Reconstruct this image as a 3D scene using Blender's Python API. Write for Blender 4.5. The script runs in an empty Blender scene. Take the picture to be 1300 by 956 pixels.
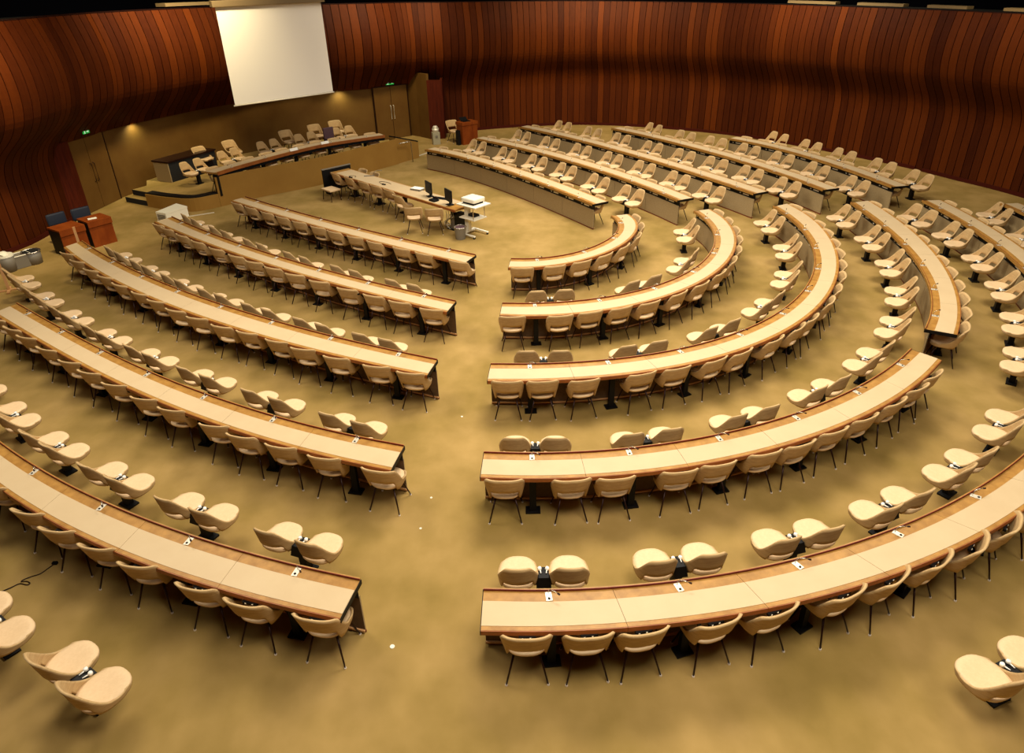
import bpy, bmesh, math, random
from mathutils import Vector, Matrix
random.seed(7)
R = math.radians
SC = bpy.context.scene
COL = SC.collection

TABLES = {
 'L1': dict(n=6, chairs=[0.048, 0.13, 0.218, 0.298, 0.378, 0.464, 0.539, 0.619, 0.699, 0.794, 0.872, 0.982],
  inner=[(-7.89, 20.269), (-7.469, 19.902), (-7.045, 19.539), (-6.617, 19.181), (-6.187, 18.826), (-5.754, 18.476), (-5.317, 18.13), (-4.878, 17.787), (-4.435, 17.449), (-3.989, 17.116), (-3.54, 16.786), (-3.088, 16.46), (-2.633, 16.138), (-2.174, 15.821), (-1.712, 15.507), (-1.248, 15.198), (-0.779, 14.893)],
  outer=[(-8.198, 19.876), (-7.77, 19.505), (-7.339, 19.139), (-6.906, 18.776), (-6.47, 18.417), (-6.031, 18.061), (-5.589, 17.709), (-5.145, 17.361), (-4.698, 17.016), (-4.249, 16.675), (-3.797, 16.337), (-3.342, 16.004), (-2.884, 15.673), (-2.425, 15.347), (-1.962, 15.024), (-1.497, 14.705), (-1.029, 14.39)]),
 'L2': dict(n=7, chairs=[0.037, 0.088, 0.17, 0.246, 0.328, 0.409, 0.474, 0.541, 0.609, 0.682, 0.762, 0.832, 0.895, 0.967],
  inner=[(-9.336, 18.46), (-8.867, 18.012), (-8.391, 17.573), (-7.91, 17.143), (-7.423, 16.723), (-6.929, 16.311), (-6.43, 15.909), (-5.924, 15.515), (-5.413, 15.131), (-4.895, 14.756), (-4.371, 14.389), (-3.841, 14.032), (-3.304, 13.683), (-2.761, 13.343), (-2.211, 13.013), (-1.655, 12.691), (-1.092, 12.377)],
  outer=[(-9.656, 18.047), (-9.174, 17.603), (-8.685, 17.166), (-8.191, 16.737), (-7.691, 16.316), (-7.185, 15.902), (-6.673, 15.496), (-6.155, 15.099), (-5.632, 14.709), (-5.102, 14.327), (-4.567, 13.953), (-4.027, 13.588), (-3.48, 13.23), (-2.929, 12.88), (-2.372, 12.539), (-1.809, 12.205), (-1.241, 11.88)]),
 'L3': dict(n=8, chairs=[0.05, 0.115, 0.188, 0.248, 0.311, 0.381, 0.436, 0.499, 0.556, 0.619, 0.674, 0.737, 0.789, 0.852, 0.92, 0.975],
  inner=[(-10.846, 16.627), (-10.322, 16.112), (-9.787, 15.61), (-9.241, 15.121), (-8.685, 14.645), (-8.118, 14.183), (-7.54, 13.734), (-6.953, 13.299), (-6.356, 12.878), (-5.75, 12.471), (-5.134, 12.079), (-4.51, 11.701), (-3.877, 11.337), (-3.236, 10.989), (-2.586, 10.655), (-1.93, 10.337), (-1.266, 10.035)],
  outer=[(-11.076, 16.18), (-10.567, 15.646), (-10.042, 15.127), (-9.502, 14.623), (-8.948, 14.133), (-8.381, 13.659), (-7.8, 13.201), (-7.207, 12.759), (-6.601, 12.332), (-5.985, 11.922), (-5.357, 11.529), (-4.719, 11.152), (-4.072, 10.792), (-3.415, 10.449), (-2.749, 10.124), (-2.075, 9.816), (-1.393, 9.526)]),
 'L4': dict(n=7, chairs=[0.037, 0.11, 0.17, 0.251, 0.333, 0.398, 0.471, 0.551, 0.617, 0.707, 0.764, 0.832, 0.902, 0.985],
  inner=[(-10.116, 12.835), (-9.618, 12.455), (-9.118, 12.075), (-8.615, 11.696), (-8.108, 11.319), (-7.598, 10.946), (-7.083, 10.58), (-6.562, 10.222), (-6.036, 9.874), (-5.503, 9.537), (-4.962, 9.214), (-4.414, 8.906), (-3.856, 8.614), (-3.29, 8.342), (-2.713, 8.09), (-2.125, 7.86), (-1.526, 7.655)],
  outer=[(-10.325, 12.375), (-9.821, 11.991), (-9.314, 11.607), (-8.804, 11.223), (-8.291, 10.842), (-7.773, 10.466), (-7.251, 10.096), (-6.724, 9.733), (-6.191, 9.381), (-5.651, 9.04), (-5.104, 8.712), (-4.549, 8.4), (-3.986, 8.104), (-3.414, 7.826), (-2.832, 7.57), (-2.24, 7.335), (-1.638, 7.123)]),
 'L5': dict(n=6, chairs=[0.043, 0.123, 0.21, 0.29, 0.377, 0.484, 0.554, 0.634, 0.709, 0.807, 0.88, 0.97],
  inner=[(-9.303, 9.642), (-8.881, 9.246), (-8.451, 8.868), (-8.014, 8.512), (-7.569, 8.171), (-7.118, 7.846), (-6.66, 7.537), (-6.195, 7.243), (-5.724, 6.964), (-5.245, 6.701), (-4.759, 6.453), (-4.266, 6.221), (-3.766, 6.004), (-3.259, 5.803), (-2.745, 5.617), (-2.224, 5.447), (-1.697, 5.292)],
  outer=[(-9.376, 9.177), (-8.96, 8.783), (-8.536, 8.404), (-8.105, 8.035), (-7.667, 7.683), (-7.221, 7.348), (-6.767, 7.03), (-6.306, 6.729), (-5.837, 6.445), (-5.36, 6.178), (-4.876, 5.928), (-4.385, 5.694), (-3.886, 5.478), (-3.379, 5.279), (-2.865, 5.096), (-2.343, 4.931), (-1.814, 4.782)]),
 'R1': dict(n=4, chairs=[0.055, 0.183, 0.298, 0.414, 0.541, 0.685, 0.815, 0.935],
  inner=[(0.029, 14.594), (0.326, 14.556), (0.618, 14.563), (0.902, 14.612), (1.175, 14.699), (1.435, 14.82), (1.678, 14.975), (1.901, 15.155), (2.106, 15.355), (2.293, 15.574), (2.46, 15.81), (2.599, 16.065), (2.704, 16.336), (2.772, 16.618), (2.798, 16.906), (2.778, 17.197), (2.707, 17.484)],
  outer=[(-0.04, 14.06), (0.326, 14.028), (0.676, 14.05), (1.01, 14.121), (1.33, 14.235), (1.637, 14.39), (1.932, 14.579), (2.212, 14.802), (2.47, 15.058), (2.701, 15.34), (2.898, 15.642), (3.062, 15.958), (3.191, 16.282), (3.276, 16.614), (3.313, 16.951), (3.293, 17.292), (3.21, 17.635)]),
 'R2': dict(n=7, chairs=[0.023, 0.115, 0.175, 0.238, 0.301, 0.376, 0.449, 0.526, 0.609, 0.677, 0.751, 0.82, 0.894, 0.963],
  inner=[(-0.171, 12.213), (0.379, 12.167), (0.937, 12.182), (1.489, 12.261), (2.027, 12.407), (2.54, 12.617), (3.02, 12.889), (3.462, 13.219), (3.859, 13.602), (4.207, 14.031), (4.5, 14.5), (4.737, 15.001), (4.912, 15.528), (5.024, 16.072), (5.069, 16.626), (5.048, 17.18), (4.96, 17.726)],
  outer=[(-0.215, 11.679), (0.397, 11.606), (1.013, 11.623), (1.623, 11.725), (2.214, 11.905), (2.777, 12.157), (3.306, 12.476), (3.793, 12.856), (4.233, 13.292), (4.621, 13.776), (4.953, 14.302), (5.223, 14.861), (5.428, 15.446), (5.562, 16.049), (5.617, 16.661), (5.586, 17.273), (5.456, 17.879)]),
 'R3': dict(n=10, chairs=[0.023, 0.063, 0.11, 0.178, 0.223, 0.273, 0.313, 0.371, 0.421, 0.459, 0.526, 0.574, 0.626, 0.674, 0.726, 0.774, 0.826, 0.874, 0.926, 0.974],
  inner=[(-0.362, 9.843), (0.429, 9.802), (1.234, 9.834), (2.034, 9.952), (2.811, 10.164), (3.551, 10.471), (4.24, 10.871), (4.87, 11.358), (5.433, 11.923), (5.926, 12.554), (6.344, 13.242), (6.686, 13.974), (6.948, 14.741), (7.128, 15.53), (7.224, 16.331), (7.232, 17.135), (7.153, 17.935)],
  outer=[(-0.411, 9.306), (0.439, 9.272), (1.318, 9.319), (2.193, 9.461), (3.039, 9.707), (3.838, 10.056), (4.579, 10.506), (5.255, 11.05), (5.859, 11.677), (6.389, 12.376), (6.842, 13.132), (7.214, 13.929), (7.504, 14.753), (7.707, 15.595), (7.814, 16.447), (7.811, 17.307), (7.679, 18.178)]),
 'R4': dict(n=6, chairs=[0.038, 0.143, 0.213, 0.316, 0.383, 0.469, 0.536, 0.614, 0.692, 0.779, 0.86, 0.927],
  inner=[(-0.42, 7.462), (0.072, 7.417), (0.562, 7.402), (1.049, 7.416), (1.534, 7.459), (2.013, 7.531), (2.487, 7.629), (2.955, 7.755), (3.415, 7.906), (3.866, 8.083), (4.308, 8.284), (4.738, 8.509), (5.157, 8.757), (5.562, 9.028), (5.952, 9.32), (6.328, 9.634), (6.686, 9.967)],
  outer=[(-0.456, 6.935), (0.057, 6.889), (0.57, 6.875), (1.082, 6.89), (1.591, 6.935), (2.096, 7.009), (2.596, 7.112), (3.089, 7.243), (3.573, 7.401), (4.048, 7.586), (4.513, 7.796), (4.965, 8.033), (5.404, 8.295), (5.828, 8.58), (6.236, 8.89), (6.627, 9.224), (6.999, 9.58)]),
 'R4b': dict(n=6, chairs=[0.043, 0.123, 0.21, 0.29, 0.377, 0.457, 0.543, 0.623, 0.71, 0.79, 0.877, 0.957],
  inner=[(9.336, 18.101), (9.318, 17.619), (9.295, 17.132), (9.265, 16.642), (9.221, 16.151), (9.167, 15.66), (9.1, 15.17), (9.018, 14.684), (8.918, 14.203), (8.8, 13.728), (8.662, 13.261), (8.501, 12.803), (8.318, 12.354), (8.109, 11.917), (7.873, 11.491), (7.608, 11.077), (7.311, 10.676)],
  outer=[(9.935, 18.248), (9.944, 17.732), (9.935, 17.216), (9.907, 16.7), (9.865, 16.185), (9.802, 15.672), (9.721, 15.161), (9.62, 14.654), (9.499, 14.151), (9.357, 13.654), (9.195, 13.163), (9.011, 12.679), (8.804, 12.203), (8.575, 11.738), (8.322, 11.284), (8.047, 10.844), (7.748, 10.42)]),
 'R5': dict(n=7, chairs=[0.045, 0.105, 0.158, 0.231, 0.293, 0.373, 0.431, 0.494, 0.551, 0.614, 0.677, 0.751, 0.82, 0.894, 0.963],
  inner=[(-0.37, 5.114), (0.227, 5.082), (0.821, 5.086), (1.412, 5.126), (1.999, 5.199), (2.581, 5.306), (3.156, 5.446), (3.723, 5.617), (4.281, 5.82), (4.827, 6.052), (5.36, 6.313), (5.879, 6.601), (6.381, 6.915), (6.865, 7.252), (7.329, 7.61), (7.775, 7.986), (8.203, 8.376)],
  outer=[(-0.387, 4.59), (0.245, 4.566), (0.879, 4.577), (1.512, 4.624), (2.141, 4.707), (2.765, 4.824), (3.38, 4.977), (3.985, 5.164), (4.578, 5.385), (5.158, 5.64), (5.721, 5.929), (6.268, 6.253), (6.796, 6.612), (7.304, 7.006), (7.788, 7.438), (8.245, 7.91), (8.671, 8.423)]),
 'F1': dict(n=6, chairs=[0.043, 0.123, 0.21, 0.29, 0.377, 0.457, 0.543, 0.623, 0.71, 0.79, 0.877, 0.957],
  inner=[(-3.07, 25.954), (-2.583, 25.529), (-2.096, 25.039), (-1.606, 24.489), (-1.117, 23.888), (-0.633, 23.248), (-0.156, 22.579), (0.308, 21.892), (0.757, 21.197), (1.187, 20.506), (1.595, 19.829), (1.978, 19.176), (2.332, 18.557)],
  outer=[(-2.695, 26.383), (-2.192, 25.944), (-1.681, 25.429), (-1.172, 24.858), (-0.669, 24.24), (-0.173, 23.585), (0.312, 22.904), (0.784, 22.206), (1.238, 21.503), (1.673, 20.804), (2.085, 20.12), (2.471, 19.462), (2.827, 18.84)]),
 'F2': dict(n=7, chairs=[0.037, 0.106, 0.18, 0.249, 0.323, 0.391, 0.466, 0.534, 0.609, 0.677, 0.751, 0.82, 0.894, 0.963],
  inner=[(-1.303, 27.7), (-0.73, 27.119), (-0.16, 26.493), (0.409, 25.823), (0.972, 25.115), (1.524, 24.373), (2.061, 23.605), (2.58, 22.815), (3.075, 22.008), (3.543, 21.191), (3.98, 20.368), (4.382, 19.546), (4.747, 18.725)],
  outer=[(-0.897, 28.1), (-0.317, 27.511), (0.269, 26.869), (0.85, 26.185), (1.424, 25.462), (1.986, 24.707), (2.533, 23.924), (3.061, 23.12), (3.565, 22.299), (4.042, 21.466), (4.488, 20.627), (4.899, 19.787), (5.268, 18.956)]),
 'F3': dict(n=8, chairs=[0.033, 0.092, 0.158, 0.217, 0.282, 0.343, 0.407, 0.468, 0.532, 0.593, 0.657, 0.718, 0.782, 0.843, 0.907, 0.968],
  inner=[(0.515, 29.811), (1.163, 29.03), (1.8, 28.2), (2.426, 27.328), (3.039, 26.424), (3.634, 25.496), (4.208, 24.555), (4.758, 23.611), (5.281, 22.672), (5.772, 21.749), (6.23, 20.852), (6.651, 19.989), (7.031, 19.17)],
  outer=[(0.954, 30.175), (1.608, 29.385), (2.257, 28.54), (2.894, 27.655), (3.515, 26.738), (4.117, 25.799), (4.698, 24.847), (5.253, 23.893), (5.781, 22.945), (6.278, 22.013), (6.74, 21.106), (7.165, 20.235), (7.548, 19.41)]),
 'F4': dict(n=7, chairs=[0.037, 0.106, 0.18, 0.249, 0.323, 0.391, 0.466, 0.534, 0.609, 0.677, 0.751, 0.82, 0.894, 0.963],
  inner=[(4.333, 28.967), (4.805, 28.291), (5.278, 27.574), (5.749, 26.819), (6.214, 26.033), (6.667, 25.221), (7.104, 24.391), (7.519, 23.549), (7.908, 22.701), (8.266, 21.853), (8.589, 21.013), (8.87, 20.186), (9.108, 19.373)],
  outer=[(4.801, 29.294), (5.277, 28.611), (5.758, 27.882), (6.236, 27.115), (6.708, 26.316), (7.168, 25.493), (7.612, 24.65), (8.034, 23.794), (8.43, 22.931), (8.795, 22.066), (9.125, 21.207), (9.414, 20.358), (9.655, 19.533)]),
 'F5': dict(n=5, chairs=[0.052, 0.148, 0.252, 0.348, 0.452, 0.548, 0.652, 0.748, 0.852, 0.948],
  inner=[(8.445, 26.475), (8.794, 26.028), (9.113, 25.551), (9.409, 25.04), (9.683, 24.498), (9.935, 23.93), (10.166, 23.338), (10.378, 22.726), (10.57, 22.099), (10.743, 21.459), (10.899, 20.81), (11.038, 20.156), (11.161, 19.498)],
  outer=[(8.895, 26.825), (9.256, 26.361), (9.597, 25.852), (9.91, 25.311), (10.198, 24.742), (10.461, 24.149), (10.701, 23.535), (10.92, 22.903), (11.117, 22.257), (11.295, 21.6), (11.455, 20.936), (11.597, 20.268), (11.722, 19.603)]),
 'R5b': dict(n=6, chairs=[0.043, 0.123, 0.21, 0.29, 0.377, 0.457, 0.543, 0.623, 0.71, 0.79, 0.877, 0.957],
  inner=[(11.294, 18.118), (11.303, 17.593), (11.297, 17.069), (11.278, 16.544), (11.242, 16.019), (11.19, 15.496), (11.121, 14.975), (11.033, 14.458), (10.926, 13.946), (10.799, 13.44), (10.651, 12.941), (10.48, 12.451), (10.287, 11.971), (10.07, 11.501), (9.828, 11.043), (9.561, 10.598), (9.262, 10.161)],
  outer=[(11.854, 18.127), (11.863, 17.595), (11.857, 17.056), (11.837, 16.515), (11.8, 15.973), (11.746, 15.431), (11.675, 14.891), (11.583, 14.354), (11.472, 13.82), (11.339, 13.292), (11.184, 12.77), (11.005, 12.255), (10.801, 11.749), (10.572, 11.253), (10.316, 10.768), (10.032, 10.296), (9.725, 9.845)]),
 'R6b': dict(n=3, chairs=[0.087, 0.247, 0.42, 0.58, 0.753, 0.913],
  inner=[(13.139, 17.649), (13.154, 17.378), (13.163, 17.11), (13.166, 16.843), (13.163, 16.577), (13.154, 16.312), (13.138, 16.048), (13.117, 15.784), (13.09, 15.521), (13.057, 15.259), (13.018, 14.997), (12.973, 14.737), (12.922, 14.477), (12.865, 14.217), (12.802, 13.959), (12.732, 13.701), (12.656, 13.44)],
  outer=[(13.698, 17.68), (13.714, 17.403), (13.723, 17.122), (13.726, 16.843), (13.723, 16.564), (13.713, 16.287), (13.697, 16.009), (13.675, 15.733), (13.647, 15.457), (13.612, 15.182), (13.571, 14.908), (13.524, 14.635), (13.47, 14.362), (13.41, 14.091), (13.344, 13.82), (13.272, 13.55), (13.194, 13.283)]),
}
PAIRS = {
 'R5': [(0.288, 5.593), (1.839, 5.7), (3.297, 6.009), (4.662, 6.518), (5.935, 7.229), (7.116, 8.141)],
 'R4': [(0.295, 7.959), (1.902, 8.044), (3.437, 8.465), (4.849, 9.177), (6.094, 10.141), (7.137, 11.318), (7.951, 12.671), (8.519, 14.168), (8.831, 15.777), (8.888, 17.472)],
 'R3': [(0.544, 10.438), (2.231, 10.604), (3.739, 11.248), (5.01, 12.298), (5.985, 13.686), (6.605, 15.343), (6.813, 17.198)],
 'R2': [(0.812, 12.963), (2.721, 13.427), (3.956, 14.663), (4.516, 16.673)],
 'R5b': [(10.779, 17.352), (10.855, 15.886), (10.638, 14.351), (10.17, 12.814), (9.493, 11.343), (8.647, 10.006)],
 'L5': [(-2.614, 6.167), (-4.075, 6.77), (-5.45, 7.459), (-6.74, 8.236), (-7.944, 9.101), (-9.063, 10.052), (-10.097, 11.091)],
 'L4': [(-2.422, 8.559), (-3.836, 9.269), (-5.198, 10.034), (-6.508, 10.853), (-7.765, 11.727), (-8.97, 12.656), (-10.123, 13.639), (-11.224, 14.677)],
 'L3': [(-2.424, 11.126), (-3.706, 11.807), (-4.955, 12.548), (-6.167, 13.346), (-7.341, 14.199), (-8.475, 15.106), (-9.566, 16.064)],
 'L2': [(-2.196, 13.575), (-3.582, 14.45), (-4.925, 15.387), (-6.228, 16.381), (-7.485, 17.432), (-8.696, 18.535)],
 'F2': [(-1.263, 26.79), (-0.109, 25.36), (0.925, 24.062), (1.832, 22.726), (2.715, 21.186), (3.527, 19.775)],
 'F3': [(0.508, 28.442), (1.581, 26.999), (2.641, 25.609), (3.584, 24.17), (4.445, 22.763), (5.232, 21.259), (5.933, 19.878)],
 'F4': [(2.313, 30.226), (3.421, 28.768), (4.381, 27.366), (5.3, 25.749), (6.154, 24.351), (6.93, 23.082), (7.675, 21.725), (8.288, 20.202)],
 'F5': [(6.01, 29.232), (6.955, 27.556), (7.82, 26.314), (8.626, 24.917), (9.333, 23.536), (9.906, 21.988), (10.343, 20.176)],
 'F6': [(10.357, 26.84), (10.992, 25.272), (11.566, 23.802), (12.137, 22.21), (12.505, 20.673)],
 'R6b': [(12.845, 17.386), (12.509, 15.677)],
}


# ------------------------------------------------------------------ camera
F_PX, CX, CY = 867.0, 650.0, 433.0          # 1300 x 956 frame
CAM_Z = 6.44
_D = math.hypot(43, 1617)
TH = math.atan(F_PX / _D)
RO = -math.atan2(43, 1617)

def at(px, py, z):
    """world point at height z seen at photo position px, py (used to read the plan off the photograph)"""
    x = (px - CX) / F_PX; y = -(py - CY) / F_PX
    c, s = math.cos(RO), math.sin(RO)
    x, y = c * x - s * y, s * x + c * y
    dx = x; dy = math.cos(TH) + y * math.sin(TH); dz = -math.sin(TH) + y * math.cos(TH)
    k = (z - CAM_Z) / dz
    return Vector((dx * k, dy * k, z))

cam_d = bpy.data.cameras.new('camera'); cam = bpy.data.objects.new('camera', cam_d); COL.objects.link(cam)
c, s = math.cos(RO), math.sin(RO)
rgt = Vector((c, s * math.sin(TH), s * math.cos(TH)))
upv = Vector((-s, c * math.sin(TH), c * math.cos(TH)))
fwd = Vector((0, math.cos(TH), -math.sin(TH)))
M = Matrix((rgt, upv, -fwd)).transposed().to_4x4(); M.translation = Vector((0, 0, CAM_Z))
cam.matrix_world = M
cam_d.sensor_width = 36; cam_d.lens = 36 * F_PX / 1300
cam_d.shift_y = -(478 - CY) / 1300
cam_d.clip_end = 200
SC.camera = cam

# ------------------------------------------------------------------ materials
def srgb(r, g, b):
    f = lambda v: (v / 255 / 12.92) if v / 255 <= .04045 else ((v / 255 + .055) / 1.055) ** 2.4
    return (f(r), f(g), f(b), 1)

def mat(name, col, rough=.5, metal=0, noise=None, spec=.5, col2=None, bump=0, stretch=None, emit=None):
    m = bpy.data.materials.new(name); m.use_nodes = True
    nt = m.node_tree; b = nt.nodes['Principled BSDF']
    b.inputs['Base Color'].default_value = col; b.inputs['Roughness'].default_value = rough
    b.inputs['Metallic'].default_value = metal; b.inputs['Specular IOR Level'].default_value = spec
    if emit:
        b.inputs['Emission Color'].default_value = emit[0]; b.inputs['Emission Strength'].default_value = emit[1]
    if noise:
        tc = nt.nodes.new('ShaderNodeTexCoord'); mp = nt.nodes.new('ShaderNodeMapping')
        nt.links.new(tc.outputs['Object'], mp.inputs['Vector'])
        if stretch: mp.inputs['Scale'].default_value = stretch
        n = nt.nodes.new('ShaderNodeTexNoise'); n.inputs['Scale'].default_value = noise
        n.inputs['Detail'].default_value = 5; n.inputs['Roughness'].default_value = .6
        nt.links.new(mp.outputs[0], n.inputs['Vector'])
        rp = nt.nodes.new('ShaderNodeValToRGB'); rp.color_ramp.elements[0].position = .32; rp.color_ramp.elements[1].position = .68
        rp.color_ramp.elements[0].color = col; rp.color_ramp.elements[1].color = col2 or col
        nt.links.new(n.outputs['Fac'], rp.inputs['Fac']); nt.links.new(rp.outputs[0], b.inputs['Base Color'])
        if bump:
            bp = nt.nodes.new('ShaderNodeBump'); bp.inputs['Strength'].default_value = bump; bp.inputs['Distance'].default_value = .01
            nt.links.new(n.outputs['Fac'], bp.inputs['Height']); nt.links.new(bp.outputs[0], b.inputs['Normal'])
    return m

def mat_batten(name, ca, cb):
    """timber boards: each board has its own tone (face attribute), plus fine vertical grain"""
    m = mat(name, ca, .6, spec=.08)
    nt = m.node_tree; b = nt.nodes['Principled BSDF']
    at_ = nt.nodes.new('ShaderNodeAttribute'); at_.attribute_name = 'tone'
    tc = nt.nodes.new('ShaderNodeTexCoord'); mp = nt.nodes.new('ShaderNodeMapping'); mp.inputs['Scale'].default_value = (7, 7, .6)
    nt.links.new(tc.outputs['Object'], mp.inputs[0])
    n = nt.nodes.new('ShaderNodeTexNoise'); n.inputs['Scale'].default_value = 2.5; n.inputs['Detail'].default_value = 6
    nt.links.new(mp.outputs[0], n.inputs['Vector'])
    a = nt.nodes.new('ShaderNodeMath'); a.operation = 'MULTIPLY_ADD'; a.inputs[1].default_value = .36; a.inputs[2].default_value = -.18
    nt.links.new(n.outputs['Fac'], a.inputs[0])
    ad = nt.nodes.new('ShaderNodeMath'); ad.operation = 'ADD'; ad.use_clamp = True
    nt.links.new(a.outputs[0], ad.inputs[0]); nt.links.new(at_.outputs['Fac'], ad.inputs[1])
    mx = nt.nodes.new('ShaderNodeMix'); mx.data_type = 'RGBA'
    mx.inputs[6].default_value = ca; mx.inputs[7].default_value = cb
    nt.links.new(ad.outputs[0], mx.inputs[0]); nt.links.new(mx.outputs[2], b.inputs['Base Color'])
    return m

def mat_carpet():
    m = mat('carpet', srgb(176, 142, 78), .95, spec=.1)
    nt = m.node_tree; b = nt.nodes['Principled BSDF']
    tc = nt.nodes.new('ShaderNodeTexCoord')
    def noise(sc, det, st=(1, 1, 1)):
        mp = nt.nodes.new('ShaderNodeMapping'); mp.inputs['Scale'].default_value = st
        nt.links.new(tc.outputs['Object'], mp.inputs[0])
        n = nt.nodes.new('ShaderNodeTexNoise'); n.inputs['Scale'].default_value = sc; n.inputs['Detail'].default_value = det
        nt.links.new(mp.outputs[0], n.inputs['Vector']); return n
    n1 = noise(.8, 7); n2 = noise(3.5, 6, (1, .8, 1)); n3 = noise(260, 2)
    r1 = nt.nodes.new('ShaderNodeValToRGB')
    r1.color_ramp.elements[0].position = .34; r1.color_ramp.elements[0].color = CARPET_A
    r1.color_ramp.elements[1].position = .66; r1.color_ramp.elements[1].color = CARPET_B
    nt.links.new(n1.outputs['Fac'], r1.inputs[0])
    r2 = nt.nodes.new('ShaderNodeValToRGB')
    r2.color_ramp.elements[0].position = .3; r2.color_ramp.elements[0].color = (.86, .86, .80, 1)
    r2.color_ramp.elements[1].position = .7; r2.color_ramp.elements[1].color = (1.0, 1.0, 1.0, 1)
    nt.links.new(n2.outputs['Fac'], r2.inputs[0])
    mx = nt.nodes.new('ShaderNodeMix'); mx.data_type = 'RGBA'; mx.blend_type = 'MULTIPLY'; mx.inputs[0].default_value = 1
    nt.links.new(r1.outputs[0], mx.inputs[6]); nt.links.new(r2.outputs[0], mx.inputs[7])
    nt.links.new(mx.outputs[2], b.inputs['Base Color'])
    bp = nt.nodes.new('ShaderNodeBump'); bp.inputs['Strength'].default_value = .25; bp.inputs['Distance'].default_value = .005
    nt.links.new(n3.outputs['Fac'], bp.inputs['Height']); nt.links.new(bp.outputs[0], b.inputs['Normal'])
    return m

CARPET_A = srgb(144, 118, 64); CARPET_B = srgb(169, 138, 84)
MT = {}
MT['carpet'] = mat_carpet()
MT['batten'] = mat_batten('timber_battens', srgb(46, 13, 3), srgb(106, 48, 9))
MT['leather'] = mat('beige_leather', srgb(222, 190, 148), .5, noise=30, col2=srgb(215, 182, 140), spec=.3)
MT['shell'] = mat('beige_shell_fabric', srgb(198, 166, 118), .65, noise=9, col2=srgb(178, 144, 98), spec=.2, stretch=(1, 1, 6))
MT['leg'] = mat('dark_brown_metal', srgb(46, 22, 18), .35, .6)
MT['glide'] = mat('white_glide', srgb(220, 205, 190), .4)
MT['black'] = mat('black_plastic', srgb(9, 8, 9), .55, spec=.25)
MT['laminate'] = mat('cream_laminate', srgb(196, 170, 132), .5, noise=3, col2=srgb(200, 175, 137), spec=.3)
MT['wood'] = mat('honey_wood', srgb(148, 103, 44), .42, noise=5, col2=srgb(178, 130, 62), spec=.35, stretch=(1.5, 1.5, 8))
MT['redwood'] = mat('reddish_wood_edge', srgb(132, 72, 30), .45, noise=5, col2=srgb(156, 92, 42), spec=.35)
MT['rail'] = mat('dark_red_rail', srgb(112, 34, 18), .45, spec=.3)
MT['grey'] = mat('grey_fabric_panel', srgb(166, 144, 106), .85, noise=40, col2=srgb(150, 128, 92), spec=.1)
MT['under_shade'] = mat('panel_shade', srgb(104, 82, 60), .85, noise=20, col2=srgb(92, 72, 52), spec=.1)  # brown standing in for the shade under the tables
MT['tan'] = mat('tan_bar', srgb(200, 150, 100), .5)
MT['plate'] = mat('pale_metal_plate', srgb(225, 215, 195), .35, .3)
MT['chrome'] = mat('chrome', srgb(190, 180, 165), .25, .9)
MT['white'] = mat('white_plastic', srgb(236, 228, 208), .4)
MT['earp'] = mat('white_earpiece', srgb(245, 240, 230), .4)
MT['brown'] = mat('brown_panel', srgb(92, 62, 24), .6, noise=1.2, col2=srgb(102, 72, 30), spec=.15)
MT['podium'] = mat('podium_front_panel', srgb(142, 104, 46), .6, noise=1.2, col2=srgb(150, 112, 52), spec=.15)
MT['jamb'] = mat('reddish_jamb', srgb(84, 30, 12), .7, spec=.08, noise=6, col2=srgb(58, 18, 7), stretch=(3, 3, .2))
MT['screen'] = mat('screen_fabric', srgb(250, 243, 233), .8, spec=.1)
MT['desk'] = mat('orange_wood', srgb(142, 68, 20), .5, spec=.2, noise=4, col2=srgb(118, 50, 12), stretch=(1, 1, .4))
MT['blue'] = mat('dark_blue_fabric', srgb(26, 32, 50), .7)
MT['purple'] = mat('dark_plum_fabric', srgb(82, 54, 62), .7)
MT['bin'] = mat('grey_plastic', srgb(120, 112, 100), .5)
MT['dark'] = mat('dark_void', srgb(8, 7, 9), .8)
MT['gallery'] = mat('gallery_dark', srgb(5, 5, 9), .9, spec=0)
MT['pale'] = mat('pale_desk_top', srgb(120, 100, 70), .5)
MT['green'] = mat('exit_sign_green', srgb(20, 120, 50), .4, emit=(srgb(40, 190, 70), .5))
MT['signwhite'] = mat('exit_sign_white', srgb(235, 250, 235), .4, emit=(srgb(230, 255, 230), .6))
MT['cooler'] = mat('cooler_grey', srgb(158, 150, 124), .5)
MT['paper'] = mat('paper', srgb(245, 240, 228), .7)
MT['ceil'] = mat('ceiling_plaster', srgb(70, 55, 40), .9)
MT['skirting'] = mat('red_skirting', srgb(66, 20, 10), .6, spec=.1)
MT['bulb'] = mat('lamp_lens', srgb(255, 240, 210), .4, emit=((1, .85, .6, 1), 3))

# ------------------------------------------------------------------ mesh helpers
def link(name, me, parent=None, m=None):
    o = bpy.data.objects.new(name, me); COL.objects.link(o)
    if m is not None and me is not None and len(me.materials) == 0:
        me.materials.append(MT[m] if isinstance(m, str) else m)
    if parent: o.parent = parent
    return o

def obj(name, bm, m, parent=None, smooth=False, loc=None):
    me = bpy.data.meshes.new(name)
    bmesh.ops.recalc_face_normals(bm, faces=bm.faces)
    bm.to_mesh(me); bm.free()
    if smooth:
        for p in me.polygons: p.use_smooth = True
    o = link(name, me, parent, m)
    if loc is not None: o.location = loc
    return o

def tag(o, label=None, cat=None, group=None, kind=None):
    if label: o['label'] = label
    if cat: o['category'] = cat
    if group: o['group'] = group
    if kind: o['kind'] = kind
    return o

def empty(name, loc=(0, 0, 0), rz=0, **kw):
    o = bpy.data.objects.new(name, None); COL.objects.link(o)
    o.location = loc; o.rotation_euler = (0, 0, rz); o.empty_display_size = .1
    return tag(o, **kw)

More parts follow.
